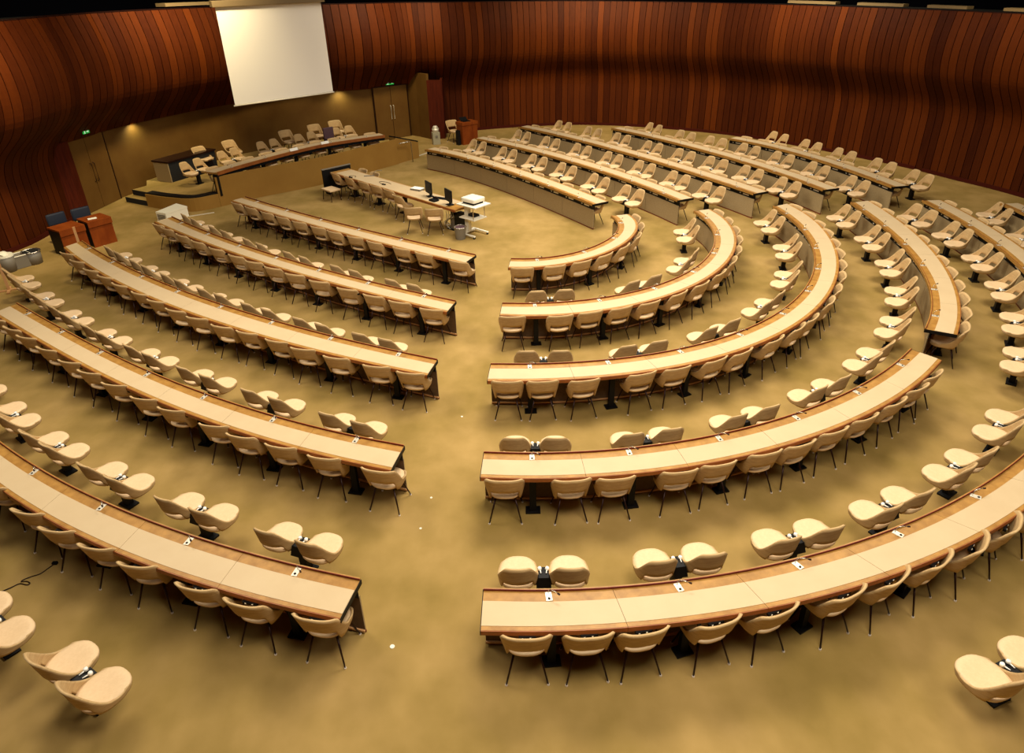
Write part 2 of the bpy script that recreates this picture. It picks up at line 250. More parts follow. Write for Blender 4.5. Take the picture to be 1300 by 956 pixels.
def box(bm, x0, x1, y0, y1, z0, z1, bev=0, mtx=None):
    vs = [bm.verts.new((x, y, z)) for x in (x0, x1) for y in (y0, y1) for z in (z0, z1)]
    fs = [(0, 1, 3, 2), (4, 6, 7, 5), (0, 4, 5, 1), (2, 3, 7, 6), (0, 2, 6, 4), (1, 5, 7, 3)]
    faces = [bm.faces.new([vs[i] for i in f]) for f in fs]
    if bev:
        es = list({e for f in faces for e in f.edges})
        r = bmesh.ops.bevel(bm, geom=es, offset=bev, segments=2, affect='EDGES', profile=.7)
        vs = list({v for f in r['faces'] for v in f.verts} | {v for v in vs if v.is_valid})
    if mtx is not None: bmesh.ops.transform(bm, matrix=mtx, verts=[v for v in vs if v.is_valid])

def cyl(bm, p0, p1, r0, r1=None, seg=8, caps=True):
    p0, p1 = Vector(p0), Vector(p1); r1 = r0 if r1 is None else r1
    d = (p1 - p0).normalized(); a = d.orthogonal().normalized(); b = d.cross(a)
    A = [bm.verts.new(p0 + (a * math.cos(t) + b * math.sin(t)) * r0) for t in [2 * math.pi * i / seg for i in range(seg)]]
    B = [bm.verts.new(p1 + (a * math.cos(t) + b * math.sin(t)) * r1) for t in [2 * math.pi * i / seg for i in range(seg)]]
    for i in range(seg):
        j = (i + 1) % seg; bm.faces.new((A[i], A[j], B[j], B[i]))
    if caps: bm.faces.new(A[::-1]); bm.faces.new(B)

def tube(bm, pts, r, seg=6):
    pts = [Vector(p) for p in pts]; rings = []
    for i, p in enumerate(pts):
        d = (pts[min(i + 1, len(pts) - 1)] - pts[max(i - 1, 0)]).normalized()
        a = d.cross(Vector((0, 0, 1)));
        a = d.orthogonal().normalized() if a.length < .05 else a.normalized()
        b = d.cross(a)
        rings.append([bm.verts.new(p + (a * math.cos(2 * math.pi * k / seg) + b * math.sin(2 * math.pi * k / seg)) * r) for k in range(seg)])
    for A, B in zip(rings[:-1], rings[1:]):
        for k in range(seg):
            j = (k + 1) % seg; bm.faces.new((A[k], A[j], B[j], B[k]))
    bm.faces.new(rings[0][::-1]); bm.faces.new(rings[-1])

def prism(bm, poly, z0, z1):
    A = [bm.verts.new((x, y, z0)) for x, y in poly]; B = [bm.verts.new((x, y, z1)) for x, y in poly]
    n = len(poly)
    for i in range(n):
        j = (i + 1) % n; bm.faces.new((A[i], A[j], B[j], B[i]))
    bm.faces.new(A[::-1]); bm.faces.new(B)

def cr(pts, n):
    """Catmull-Rom resample to n points"""
    pts = [Vector(p) for p in pts]; m = len(pts) - 1; out = []
    for k in range(n):
        t = k / (n - 1) * m; i = min(int(t), m - 1); u = t - i
        p1, p2 = pts[i], pts[i + 1]
        p0 = pts[i - 1] if i > 0 else p1 * 2 - p2
        p3 = pts[i + 2] if i + 2 <= m else p2 * 2 - p1
        out.append(.5 * ((2 * p1) + (p2 - p0) * u + (2 * p0 - 5 * p1 + 4 * p2 - p3) * u * u + (3 * p1 - p0 - 3 * p2 + p3) * u ** 3))
    return out

def even(pts, n):
    """resample a 2-D polyline to n points evenly spaced by length"""
    pts = [Vector(p) for p in pts]; L = [0]
    for a, b in zip(pts[:-1], pts[1:]): L.append(L[-1] + (b - a).length)
    out = []; j = 0
    for k in range(n):
        d = L[-1] * k / (n - 1)
        while j < len(L) - 2 and L[j + 1] < d: j += 1
        u = (d - L[j]) / max(L[j + 1] - L[j], 1e-9)
        out.append(pts[j].lerp(pts[j + 1], min(max(u, 0), 1)))
    return out

def copy_tree(o, parent=None, skip=()):
    c_ = o.copy(); COL.objects.link(c_); c_.parent = parent
    for ch in KIDS.get(o.name, ()):
        if ch.name.split('.')[0] not in skip: copy_tree(ch, c_, skip)
    return c_
KIDS = {}
def remember(o):
    KIDS[o.name] = list(o.children)
    for ch in o.children: remember(ch)

def sstep(t):
    t = min(max(t, 0), 1); return t * t * (3 - 2 * t)
ORD = ['first', 'second', 'third', 'fourth', 'fifth', 'sixth', 'seventh', 'eighth', 'ninth', 'tenth', 'eleventh', 'twelfth', 'thirteenth',
       'fourteenth', 'fifteenth', 'sixteenth', 'seventeenth', 'eighteenth', 'nineteenth', 'twentieth']

# ------------------------------------------------------------------ seats
def shell_bm(ztop=.80, w=1.0, kind='twin'):
    """bucket back: low wings at the front corners sweeping up to the backrest, with a slot left open at the foot of the back"""
    bm = bmesh.new(); NP, NZ = 52, 5; PH = 162
    tw = kind == 'twin'
    def P(phi, z, inner):
        l = (z - .40) * (.17 if tw else .26)
        rx = (.222 if tw else .208) * w + l * .8; ry = (.22 if tw else .215) + l
        sx, cy_ = math.sin(phi), math.cos(phi)
        if cy_ < 0: ry = ((.262 if tw else .235) + l * .6)
        if inner: rx -= .024; ry -= .024
        e = .86 if tw else .72
        return Vector((math.copysign(abs(sx) ** e, sx) * rx, -math.copysign(abs(cy_) ** (.85 if tw else .6), cy_) * ry, z))
    outer, inn = [], []
    for i in range(NP + 1):
        phd = -PH + 2 * PH * i / NP; ph = R(phd); a = abs(phd)
        a0, a1 = (26, 104) if tw else (44, 108)
        zh = ztop - .010 * (min(a, a0) / a0) ** 2
        if a > a0: zh = ztop - .010 - (ztop - .452) * math.sin(min((a - a0) / (a1 - a0), 1) * math.pi / 2) ** (1.25 if tw else 1.5)
        gap = .512 if tw else .545
        zl = gap - (gap - .385) * sstep((a - 40) / 16)
        zh = max(zh, zl + (.045 if a < 60 else .03))
        if a > 118: zl, zh = .388, .452 - .03 * sstep((a - 118) / 40)
        ro, ri = [], []
        for j in range(NZ + 1):
            z = zl + (zh - zl) * j / NZ
            ro.append(bm.verts.new(P(ph, z, False))); ri.append(bm.verts.new(P(ph, z if 0 < j < NZ else z + (.008 if j == 0 else -.002), True)))
        outer.append(ro); inn.append(ri)
    for i in range(NP):
        for j in range(NZ):
            bm.faces.new((outer[i][j], outer[i + 1][j], outer[i + 1][j + 1], outer[i][j + 1]))
            bm.faces.new((inn[i][j], inn[i][j + 1], inn[i + 1][j + 1], inn[i + 1][j]))
        bm.faces.new((outer[i][NZ], outer[i + 1][NZ], inn[i + 1][NZ], inn[i][NZ]))
        bm.faces.new((outer[i][0], inn[i][0], inn[i + 1][0], outer[i + 1][0]))
    for i in (0, NP):
        for j in range(NZ):
            f = (outer[i][j], outer[i][j + 1], inn[i][j + 1], inn[i][j])
            bm.faces.new(f if i == 0 else f[::-1])
    return bm

def pan_bm(w=1.0, depth=1.0, front=.265):
    """rounded seat pad with a shallow bowl underneath"""
    bm = bmesh.new(); N = 32
    def ring(s, z, dy=0):
        v = []
        for k in range(N):
            t = 2 * math.pi * k / N; c_, s_ = math.cos(t), math.sin(t)
            e = 2 / 2.6
            x = math.copysign(abs(c_) ** e, c_) * .215 * w * s; y = math.copysign(abs(s_) ** e, s_) * (front if s_ > 0 else .212) * s + dy
            v.append(bm.verts.new((x, y, z)))
        return v
    D = lambda z: .422 - (.422 - z) * depth
    rs = [ring(.10, D(.317)), ring(.45, D(.325)), ring(.75, D(.352)), ring(.93, D(.39)), ring(1.0, .422), ring(1.0, .436), ring(.96, .450), ring(.8, .455), ring(.5, .449), ring(.15, .446)]
    for A, B in zip(rs[:-1], rs[1:]):
        for k in range(N):
            j = (k + 1) % N; bm.faces.new((A[k], A[j], B[j], B[k]))
    bm.faces.new(rs[0][::-1]); bm.faces.new(rs[-1])
    return bm

def make_chair():
    t = empty('conference_chair')
    obj('seat', pan_bm(1.0, .6, .235), 'leather', t, True)
    obj('backrest', shell_bm(.795, 1.1, 'chair'), 'shell', t, True)
    for sx in (-1, 1):
        for sy in (-1, 1):
            bm = bmesh.new()
            top = Vector((sx * .13, sy * .12, .35)); bot = Vector((sx * .215, sy * .215 - .01, .012))
            cyl(bm, top, bot, .013, .009, 8)
            lg = obj('leg', bm, 'leg', t, True)
            bm = bmesh.new(); cyl(bm, bot + Vector((0, 0, .004)), bot - Vector((0, 0, .012)), .014, .016, 8)
            obj('glide', bm, 'glide', lg)
    return t

def make_pair(spread=.29):
    t = empty('twin_seat')
    bm = bmesh.new(); box(bm, -.055, .055, -.045, .045, .03, .33); box(bm, -.12, .12, -.08, .08, 0, .025, .004)
    obj('pedestal', bm, 'black', t)
    bm = bmesh.new(); box(bm, -spread, spread, -.035, .035, .29, .325)
    obj('crossbar', bm, 'black', t)
    bm = bmesh.new()
    A = [bm.verts.new(v) for v in ((-.085, -.13, .33), (.085, -.13, .33), (.085, .11, .33), (-.085, .11, .33))]
    B = [bm.verts.new(v) for v in ((-.06, -.10, .47), (.06, -.10, .47), (.06, .09, .44), (-.06, .09, .44))]
    for i in range(4): bm.faces.new((A[i], A[(i + 1) % 4], B[(i + 1) % 4], B[i]))
    bm.faces.new(A[::-1]); bm.faces.new(B)
    con = obj('console', bm, 'black', t)
    for sx in (-1, 1):
        bm = bmesh.new()
        cyl(bm, (sx * .04, .04, .455), (sx * .046, .045, .485), .026, .02, 12)
        cyl(bm, (sx * .04, .04, .462), (sx * .03, -.03, .47), .008, .006, 8)
        obj('earpiece', bm, 'earp', con, True)
    for sx in (-1, 1):
        st = obj('seat', pan_bm(1.0), 'leather', t, True, (sx * spread, 0, 0))
        obj('backrest', shell_bm(.79, 1.0, 'twin'), 'shell', st, True)
    return t

CHAIR = make_chair(); PAIR = make_pair()
remember(CHAIR); remember(PAIR)
# a copy without the small glides for far seats
used = {'c': False, 'p': False}
def place_chair(x, y, rz, label, group, scale=1, near=True, z=0):
    if not used['c']:
        used['c'] = True; o = CHAIR
    else: o = copy_tree(CHAIR, None, () if near else ('glide',))
    o.location = (x, y, z); o.rotation_euler = (0, 0, rz); o.scale = (scale,) * 3
    tag(o, label, 'chair', group)
    return o
def place_pair(x, y, rz, label, group, scale=1, z=0):
    if not used['p']:
        used['p'] = True; o = PAIR
    else: o = copy_tree(PAIR)
    o.location = (x, y, z); o.rotation_euler = (0, 0, rz); o.scale = (scale,) * 3
    tag(o, label, 'seat', group)
    return o

# ------------------------------------------------------------------ curved tables
class Run:
    def __init__(s, inner, outer, n):
        K = n * 8 + 1
        A = even(cr(inner, 120), K); B = even(cr(outer, 120), K)
        s.A, s.B, s.n, s.K = A, B, n, K
        s.W = [(b - a) for a, b in zip(A, B)]
        s.D = [w.normalized() for w in s.W]
    def pt(s, u, e):
        """u 0..1 along; e metres outward from the inner edge (negative = in front of the panel)"""
        t = min(max(u, 0), 1) * (s.K - 1); i = min(int(t), s.K - 2); f = t - i
        a = s.A[i].lerp(s.A[i + 1], f); d = s.D[i].lerp(s.D[i + 1], f).normalized()
        return a + d * e, d
    def width(s, u):
        t = min(max(u, 0), 1) * (s.K - 1); i = min(int(t), s.K - 2); f = t - i
        return s.W[i].lerp(s.W[i + 1], f).length
    def strip(s, bm, e0, e1, z0, z1, gap=.004, from_outer=(False, False)):
        for q in range(s.n):
            secs = []
            for k in range(9):
                u = (q + k / 8) / s.n
                L = s.width(.5) * s.n
                if k == 0: u += gap / 2 / (1.35 * s.n)
                if k == 8: u -= gap / 2 / (1.35 * s.n)
                w = s.width(u)
                a, _ = s.pt(u, (w + e0) if from_outer[0] else e0)
                b, _ = s.pt(u, (w + e1) if from_outer[1] else e1)
                secs.append([bm.verts.new((a.x, a.y, z0)), bm.verts.new((b.x, b.y, z0)), bm.verts.new((b.x, b.y, z1)), bm.verts.new((a.x, a.y, z1))])
            for A, B in zip(secs[:-1], secs[1:]):
                for i in range(4):
                    j = (i + 1) % 4; bm.faces.new((A[i], A[j], B[j], B[i]))
            bm.faces.new(secs[0]); bm.faces.new(secs[-1][::-1])

def make_table(key, tname, label, endname):
    d = TABLES[key]; r = Run(d['inner'], d['outer'], d['n'])
    c0, _ = r.pt(.5, .27)
    t = empty('conference_table', label=label, cat='table', group='curved rows of conference tables')
    O, I = True, False
    bm = bmesh.new(); r.strip(bm, .02, -.012, .70, .742, from_outer=(I, O)); obj('tabletop', bm, 'wood', t)
    bm = bmesh.new(); r.strip(bm, .155, -.062, .7425, .7455, from_outer=(I, O)); obj('writing_surface', bm, 'laminate', t)
    bm = bmesh.new(); r.strip(bm, -.012, 0, .682, .740, from_outer=(O, O)); obj('front_edge', bm, 'redwood', t)
    bm = bmesh.new(); r.strip(bm, 0, .016, .70, .765, gap=.002); rl = obj('edge_rail', bm, 'wood', t)
    bm = bmesh.new(); r.strip(bm, .0165, .024, .743, .768, gap=.002); obj('rail_lip', bm, 'rail', rl)
    bm = bmesh.new(); r.strip(bm, .06, .085, .035, .568, gap=.012); mp = obj('modesty_panel', bm, 'grey', t)
    bm = bmesh.new(); r.strip(bm, .087, .092, .035, .56, gap=.004); obj('panel_shade', bm, 'under_shade', mp)  # strip painted in as under-table shade behind the panel
    bm = bmesh.new(); r.strip(bm, .094, .115, .035, .06, gap=.001); obj('foot_rail', bm, 'tan', t)
    bm = bmesh.new(); r.strip(bm, .065, .082, 0, .034, gap=.001); obj('plinth', bm, 'rail', t)
    bm = bmesh.new(); r.strip(bm, .094, .106, .562, .699, gap=.004); tr = obj('gap_shade', bm, 'black', t)  # black strip added so the gap under the top reads as shade
    for q in range(d['n'] * 2):
        p, dd = r.pt((q + .5) / d['n'] / 2, .088); rz = math.atan2(dd.y, dd.x) + math.pi / 2
        bm = bmesh.new(); box(bm, -.13, .10, -.004, .004, 0, .035); box(bm, .19, .24, -.004, .004, .005, .03)
        o = obj('socket_strip', bm, 'plate', tr, loc=(p.x, p.y, .606)); o.rotation_euler = (0, 0, rz)
    for u in (0, 1):
        bm = bmesh.new(); a, dd = r.pt(u, 0); w = r.width(u); tt = Vector((-dd.y, dd.x)) * .006
        sgn = 1 if ((r.pt(1, 0)[0] - r.pt(0, 0)[0]).dot(tt) > 0) == (u == 1) else -1
        tt *= sgn
        q = [a + tt * .1, a + dd * w + tt * .1, a + dd * w + tt * 1.1, a + tt * 1.1]
        prism(bm, [(p.x, p.y) for p in q], .680, .741); obj('end_cap', bm, 'black', t)
    for q in range(d['n']):
        u = (q + .5) / d['n']
        p, dd = r.pt(u, .30); rz = math.atan2(dd.y, dd.x) + math.pi / 2
        bm = bmesh.new(); box(bm, -.045, .045, -.03, .03, .02, .685); box(bm, -.10, .10, -.07, .07, 0, .022, .004)
        box(bm, -.02, .02, -.22, .2, .655, .685)
        o = obj('support_column', bm, 'black', t); o.location = (p.x, p.y, 0); o.rotation_euler = (0, 0, rz)
    for u in d['chairs']:
        w = r.width(u); p, dd = r.pt(u, w - .002); rz = math.atan2(dd.y, dd.x) + math.pi / 2
        bm = bmesh.new(); box(bm, -.085, .085, -.02, .014, 0, .031)
        o = obj('control_box', bm, 'black', t, loc=(p.x, p.y, .650)); o.rotation_euler = (0, 0, rz)
        bm = bmesh.new()
        for x in (-.05, .03): box(bm, x - .008, x + .008, -.026, -.0205, .01, .022)
        obj('knob', bm, 'white', o)
    # microphone plates
    for q in range(d['n']):
        u = (q + .5) / d['n'] if key[0] != 'F' else (q + .5) / d['n']
        p, dd = r.pt(u, .09); rz = math.atan2(dd.y, dd.x) + math.pi / 2
        m = copy_tree(MIC) if used.get('m') else MIC
        used['m'] = True
        m.location = (p.x, p.y, .742); m.rotation_euler = (0, 0, rz)
        tag(m, 'microphone plate with gooseneck, %s from the %s end of the %s' % (ORD[(d['n'] - 1 - q) if endname[1] else q], endname[0], tname), 'microphone', 'microphone plates on the tables')
    return t, r

def make_mic():
    t = empty('microphone_unit')
    bm = bmesh.new(); box(bm, -.034, .034, -.058, .058, 0, .008, .003); pl = obj('plate', bm, 'plate', t)
    bm = bmesh.new(); cyl(bm, (0, -.03, .008), (0, -.03, .013), .014, .014, 12); obj('button', bm, 'black', pl)
    bm = bmesh.new(); tube(bm, [(0, .035, .008), (0, .035, .05), (.012, .02, .085), (.05, -.02, .10), (.085, -.05, .095)], .005)
    g = obj('gooseneck', bm, 'chrome', t, True)
    bm = bmesh.new(); cyl(bm, (.085, -.05, .095), (.105, -.068, .092), .010, .010, 8); obj('microphone_head', bm, 'leg', g, True)
    return t
MIC = make_mic(); remember(MIC)

TINFO = {  # phrase, label, (end name, counted from the last module?), group phrase
 'L1': ('innermost left table', ('aisle', True)), 'L2': ('second left table', ('aisle', True)), 'L3': ('third left table', ('aisle', True)),
 'L4': ('fourth left table', ('aisle', True)), 'L5': ('nearest left table', ('aisle', True)),
 'R1': ('innermost horseshoe table', ('aisle', False)), 'R2': ('second horseshoe table', ('aisle', False)), 'R3': ('third horseshoe table', ('aisle', False)),
 'R4': ('fourth near table', ('aisle', False)), 'R5': ('nearest right table', ('aisle', False)),
 'R4b': ('right-hand curved table', ('near', True)), 'R5b': ('second right-hand table', ('near', True)), 'R6b': ('outermost right table', ('far', False)),
 'F1': ('innermost far table', ('left', False)), 'F2': ('second far table', ('left', False)), 'F3': ('third far table', ('left', False)),
 'F4': ('fourth far table', ('left', False)), 'F5': ('outermost far table', ('left', False)),
}
TLABEL = {
 'L1': 'long curved cream-topped table left of the aisle, innermost row nearest the podium',
 'L2': 'long curved cream-topped table left of the aisle, second row out from the podium',
 'L3': 'long curved cream-topped table left of the aisle, its far end by the wooden desks',
 'L4': 'long curved cream-topped table left of the aisle, second nearest to the viewer',
 'L5': 'long curved cream-topped table nearest the viewer, left of the aisle',
 'R1': 'short horseshoe cream-topped table right of the aisle, innermost of its block',
 'R2': 'horseshoe cream-topped table wrapping the innermost horseshoe table',
 'R3': 'long horseshoe cream-topped table, third row right of the aisle',
 'R4': 'curved cream-topped table right of the aisle, second nearest to the viewer',
 'R5': 'long curved cream-topped table nearest the viewer, right of the aisle',
 'R4b': 'curved table at right with black open end facing the side aisle',
 'R5b': 'curved table at the right edge, beyond the black-ended curved table',
 'R6b': 'outermost table at the right edge below the battened wall',
 'F1': 'straight far table with long grey panel facing the open floor',
 'F2': 'straight far table, second row behind the projector cart',
 'F3': 'straight far table, third row back, starting beside the far lectern',
 'F4': 'straight far table, fourth row back, near the battened wall',
 'F5': 'outermost far table closest to the battened wall',
}
def key_near(k, u): return not (k in ('R4b', 'R5b', 'R6b') or (k in ('R1', 'R2', 'R3') and u > .6))
RUNS = {}
order = ['R5', 'L5', 'R4', 'L4', 'R3', 'R4b', 'L3', 'R2', 'L2', 'R1', 'L1', 'R5b', 'F1', 'F2', 'F3', 'F4', 'F5', 'R6b']
for k in order:
    tn, en = TINFO[k]
    t, r = make_table(k, tn, TLABEL[k], en); RUNS[k] = r
    us = list(TABLES[k]['chairs']); N = len(us); rev = en[1]
    far = k[0] == 'F'
    for i, u in enumerate(us):
        w = r.width(u)
        e = w + (.07 if far else .10) - .29 + random.uniform(-.03, .03 if far else .04)
        e = max(e if key_near(k, u) else e - .05, .345)
        p, dd = r.pt(u, e)
        rz = math.atan2(dd.y, dd.x) + math.pi / 2 + random.uniform(-.07, .07)   # local +Y (front) points inward (-d)
        q = (N - 1 - i) if rev else i
        place_chair(p.x, p.y, rz, 'beige four-legged shell chair, %s from the %s end of the %s' % (ORD[q], en[0], tn),
                    'shell chairs along the tables', 1.0, near=k in ('R5', 'L5', 'R4', 'L4', 'R3', 'L3'))

def face(p, d):  # front (+Y) looks along -d
    return math.atan2(d.y, d.x) + math.pi / 2
BEHIND = {'R5': ('fourth near table', 'centre aisle'), 'R4': ('third horseshoe table', 'centre aisle'), 'R3': ('second horseshoe table', 'centre aisle'),
          'R2': ('innermost horseshoe table', 'centre aisle'), 'L5': ('fourth left table', 'centre aisle'), 'L4': ('third left table', 'centre aisle'),
          'L3': ('second left table', 'centre aisle'), 'L2': ('innermost left table', 'centre aisle'), 'R5b': ('right-hand curved table', 'far end'), 'R6b': ('second right-hand table', 'far end'),
          'F2': ('innermost far table', 'left end'), 'F3': ('second far table', 'left end'), 'F4': ('third far table', 'left end'), 'F5': ('fourth far table', 'left end'),
          'F6': ('outermost far table', 'left end')}
for k in PAIRS:
    P = [Vector(p) for p in PAIRS[k]]
    for i, p in enumerate(P):
        a = P[max(i - 1, 0)]; b = P[min(i + 1, len(P) - 1)]; tt = (b - a).normalized()
        if 0 < i < len(P) - 1:
            pass
        elif len(P) > 2:   # end tangents: extrapolate the turn
            m = (P[2] - P[0]) if i == 0 else (P[-1] - P[-3]); tt = ((b - a) * 2 - m * .5 * 1.0).normalized()
        d = Vector((-tt.y, tt.x))
        if d.dot(p - Vector((0, 17))) < 0: d = -d
        tn, en = BEHIND[k]
        place_pair(p.x, p.y, face(p, d) + random.uniform(-.02, .02), 'twin beige seats behind the %s, %s pair from the %s' % (tn, ORD[i], en),
                   'twin pedestal seats in front of the tables', 1.04 if k[0] == 'F' else 1)

# pairs of the next row, cut by the lower picture edge
for (px, py, fx, fy, lab) in ((107, 858, .55, .84, 'twin beige seats cut off at the bottom left corner, right pair'),
                              (-8, 790, .6, .8, 'twin beige seats cut off at the left edge below the loose cable'),
                              (1281, 848, -.35, .94, 'twin beige seats cut off at the bottom right corner')):
    p = at(px, py, .45); d = Vector((-fx, -fy))
    place_pair(p.x, p.y, face(p, d), lab, 'twin pedestal seats in front of the tables')

# ------------------------------------------------------------------ room
CEN = Vector((0.7, 17.5))
LOW = [(-2.83, 32.75), (-.11, 33.6), (2.79, 33.95), (5.2, 33.45), (7.34, 32.4), (9.4, 31.0), (11.0, 29.4), (12.5, 27.4), (13.4, 26.0), (14.3, 24.5),
       (15.1, 22.6), (15.7, 21.2), (16.1, 19.5), (16.3, 16.5), (15.6, 11.5), (13.4, 6), (9.5, .8), (5, -2.6), (0, -3.8), (-5, -2.6), (-9.2, .8),
       (-12.2, 5.5), (-13.6, 11), (-13.85, 17.0), (-13.6, 18.8), (-13.62, 21.1)]
STG = [(-13.62, 21.1), (-13.4, 22.6), (-13.32, 23.3), (-12.58, 25.25), (-10.98, 28.05), (-8.7, 30.12), (-7.3, 30.86), (-5.98, 31.45), (-4.9, 32.25), (-3.9, 32.66), (-2.83, 32.75)]
low = even(cr(LOW, 500), 320)      # boards about 0.3 m wide
stg = even(cr(STG, 120), 54)
ring = low + stg[1:-1]
nr = len(ring)
def inward(i):
    t = (ring[(i + 1) % nr] - ring[i - 1]).normalized(); n_ = Vector((-t.y, t.x))
    return n_ if n_.dot(CEN - ring[i]) > 0 else -n_
NRM = [inward(i) for i in range(nr)]
# smooth the normals a little
for _ in range(6): NRM = [(NRM[i - 1] + NRM[i] * 2 + NRM[(i + 1) % nr]).normalized() for i in range(nr)]
PROF = [(0, 0), (0, .9), (0, 1.6), (.03, 1.95), (.14, 2.25), (.34, 2.5), (.62, 2.74), (.92, 3.0), (1.15, 3.3), (1.27, 3.65), (1.32, 4.05), (1.30, 4.5), (1.20, 5.0), (1.02, 5.6)]
_p = cr([Vector(p) for p in PROF], 34); PROF = [(max(p.x, 0), p.y) for p in _p]
def rf(x): return 1 - .36 * sstep((x + 5) / 13)
def zz(x, z): return z + (-.15 - .0215 * x) * max(z - 3.0, 0) / 2.6
STGP = [p for p in PROF if p[1] >= 2.2]

TONE = [random.random() ** 1.3 for _ in range(nr)]
def board_wall(name, idx, prof, m):
    """boards swept up the section; a recessed dark joint between neighbours; one tone per board"""
    bm = bmesh.new(); tone = []
    for i in idx:
        j = (i + 1) % nr
        a, b = ring[i], ring[j]; na, nb = NRM[i], NRM[j]
        tv = TONE[i] * .5 + .16; g = .04
        def row(f, depth):
            out = []
            fa = rf(a.x)
            for r_, z in prof:
                r_ = r_ * fa
                p = (a + na * (r_ + depth)).lerp(b + nb * (r_ / fa * rf(b.x) + depth), f); out.append(bm.verts.new((p.x, p.y, zz(p.x, z))))
            return out
        r1, r2 = row(g, 0), row(1 - g, 0); b1, b2 = row(g, -.05), row(1 - g, -.05); e1, e0 = row(1, -.05), row(0, -.05)
        for A, B, t_ in ((r1, r2, tv), (b1, r1, 0), (r2, b2, 0), (b2, e1, -.6), (e0, b1, -.6)):
            for k in range(len(prof) - 1):
                bm.faces.new((A[k], B[k], B[k + 1], A[k + 1])); tone.append(t_)
    me = bpy.data.meshes.new(name); bm.to_mesh(me); bm.free()
    at_ = me.attributes.new('tone', 'FLOAT', 'FACE')
    for k, v in enumerate(tone): at_.data[k].value = v
    o = link(name, me, None, m); o['kind'] = 'structure'
    return o

nl = len(low)
_k = max(i for i, p in enumerate(PROF) if p[1] <= 2.0); LP = PROF[:_k + 1]; UP = PROF[_k:]
back_i = [i for i in range(nl - 1) if ring[i].y > 24 and ring[i].x > -4]
right_i = [i for i in range(nl - 1) if ring[i].x > 0 and ring[i].y <= 24]
left_i = [i for i in range(nl - 1) if ring[i].x <= 0 and ring[i].y <= 24]
for nm, idx in (('wall_back', back_i), ('wall_right', right_i), ('wall_left', left_i)):
    board_wall(nm, idx, LP, 'batten')
stage_i = list(range(nl - 1, nr))
board_wall('wall_upper_back', back_i, UP, 'batten')
board_wall('wall_upper_right', right_i, UP, 'batten')
board_wall('wall_upper_left', left_i, UP, 'batten')
board_wall('wall_upper_stage', stage_i, STGP, 'batten')
# top rail closing the boards, gallery floor and dark gallery wall behind, ceiling
def ring_band(name, r0, z0, r1, z1, m, close=True):
    bm = bmesh.new()
    A = [bm.verts.new((ring[i].x + NRM[i].x * r0 * rf(ring[i].x), ring[i].y + NRM[i].y * r0 * rf(ring[i].x), zz(ring[i].x, z0))) for i in range(nr)]
    B = [bm.verts.new((ring[i].x + NRM[i].x * r1 * rf(ring[i].x), ring[i].y + NRM[i].y * r1 * rf(ring[i].x), zz(ring[i].x, z1))) for i in range(nr)]
    for i in range(nr):
        j = (i + 1) % nr; bm.faces.new((A[i], A[j], B[j], B[i]))
    o = obj(name, bm, m); o['kind'] = 'structure'; return o
def ring_box(name, r0, r1, z0, z1, m, idx=None):
    bm = bmesh.new(); idx = list(range(nr + 1)) if idx is None else idx
    secs = []
    for i in idx:
        i %= nr; secs.append([bm.verts.new((ring[i].x + NRM[i].x * r * rf(ring[i].x), ring[i].y + NRM[i].y * r * rf(ring[i].x), zz(ring[i].x, z))) for r, z in ((r0, z0), (r1, z0), (r1, z1), (r0, z1))])
    for A, B in zip(secs[:-1], secs[1:]):
        for k in range(4): bm.faces.new((A[k], A[(k + 1) % 4], B[(k + 1) % 4], B[k]))
    bm.faces.new(secs[0]); bm.faces.new(secs[-1][::-1])
    return obj(name, bm, m)
tag(ring_box('trim_1', .9, 1.03, 5.58, 5.615, 'leg'), kind='structure')
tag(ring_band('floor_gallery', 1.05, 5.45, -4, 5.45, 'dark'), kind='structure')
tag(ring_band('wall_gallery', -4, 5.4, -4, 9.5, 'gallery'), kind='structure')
bm = bmesh.new(); prism(bm, [(ring[i].x - NRM[i].x * 4.2, ring[i].y - NRM[i].y * 4.2) for i in range(0, nr, 2)], 9.5, 9.6)
tag(obj('ceiling', bm, 'ceil'), kind='structure')
bm = bmesh.new(); prism(bm, [(ring[i].x - NRM[i].x * .3, ring[i].y - NRM[i].y * .3) for i in range(0, nr, 2)], -.12, 0)
tag(obj('floor', bm, 'carpet'), kind='structure')
tag(ring_box('baseboard_back', 0.0, .045, 0, .12, 'skirting', [i for i in range(nl) if ring[i].y > 24 and ring[i].x > -4]), kind='structure')
tag(ring_box('baseboard_right', 0.0, .045, 0, .12, 'skirting', right_i), kind='structure')
tag(ring_box('baseboard_left', 0.0, .045, 0, .12, 'skirting', left_i), kind='structure')

# plain brown wall behind the podium, with its two double doors
DW = [(-13.62, 21.1), (-13.5, 21.5), (-13.36, 22.6), (-13.25, 23.3), (-12.5, 25.2), (-10.9, 28.0), (-8.6, 30.0), (-7.2, 30.75), tuple(at(479.5, 178.6, 0).xy), (-5.15, 31.94), (-4.42, 32.49)]
def wall_path(name, pts, z0, z1, m, th=.12, out=1):
    bm = bmesh.new(); pts = [Vector(p) for p in pts]; secs = []
    for i, p in enumerate(pts):
        t = (pts[min(i + 1, len(pts) - 1)] - pts[max(i - 1, 0)]).normalized(); n_ = Vector((-t.y, t.x)) * out
        secs.append([bm.verts.new((q.x, q.y, z)) for q, z in ((p, z0), (p + n_ * th, z0), (p + n_ * th, z1), (p, z1))])
    for A, B in zip(secs[:-1], secs[1:]):
        for k in range(4): bm.faces.new((A[k], A[(k + 1) % 4], B[(k + 1) % 4], B[k]))
    bm.faces.new(secs[0]); bm.faces.new(secs[-1][::-1])
    return obj(name, bm, m)
tag(wall_path('wall_stage', cr(DW, 60), 0, 2.75, 'brown'), kind='structure')
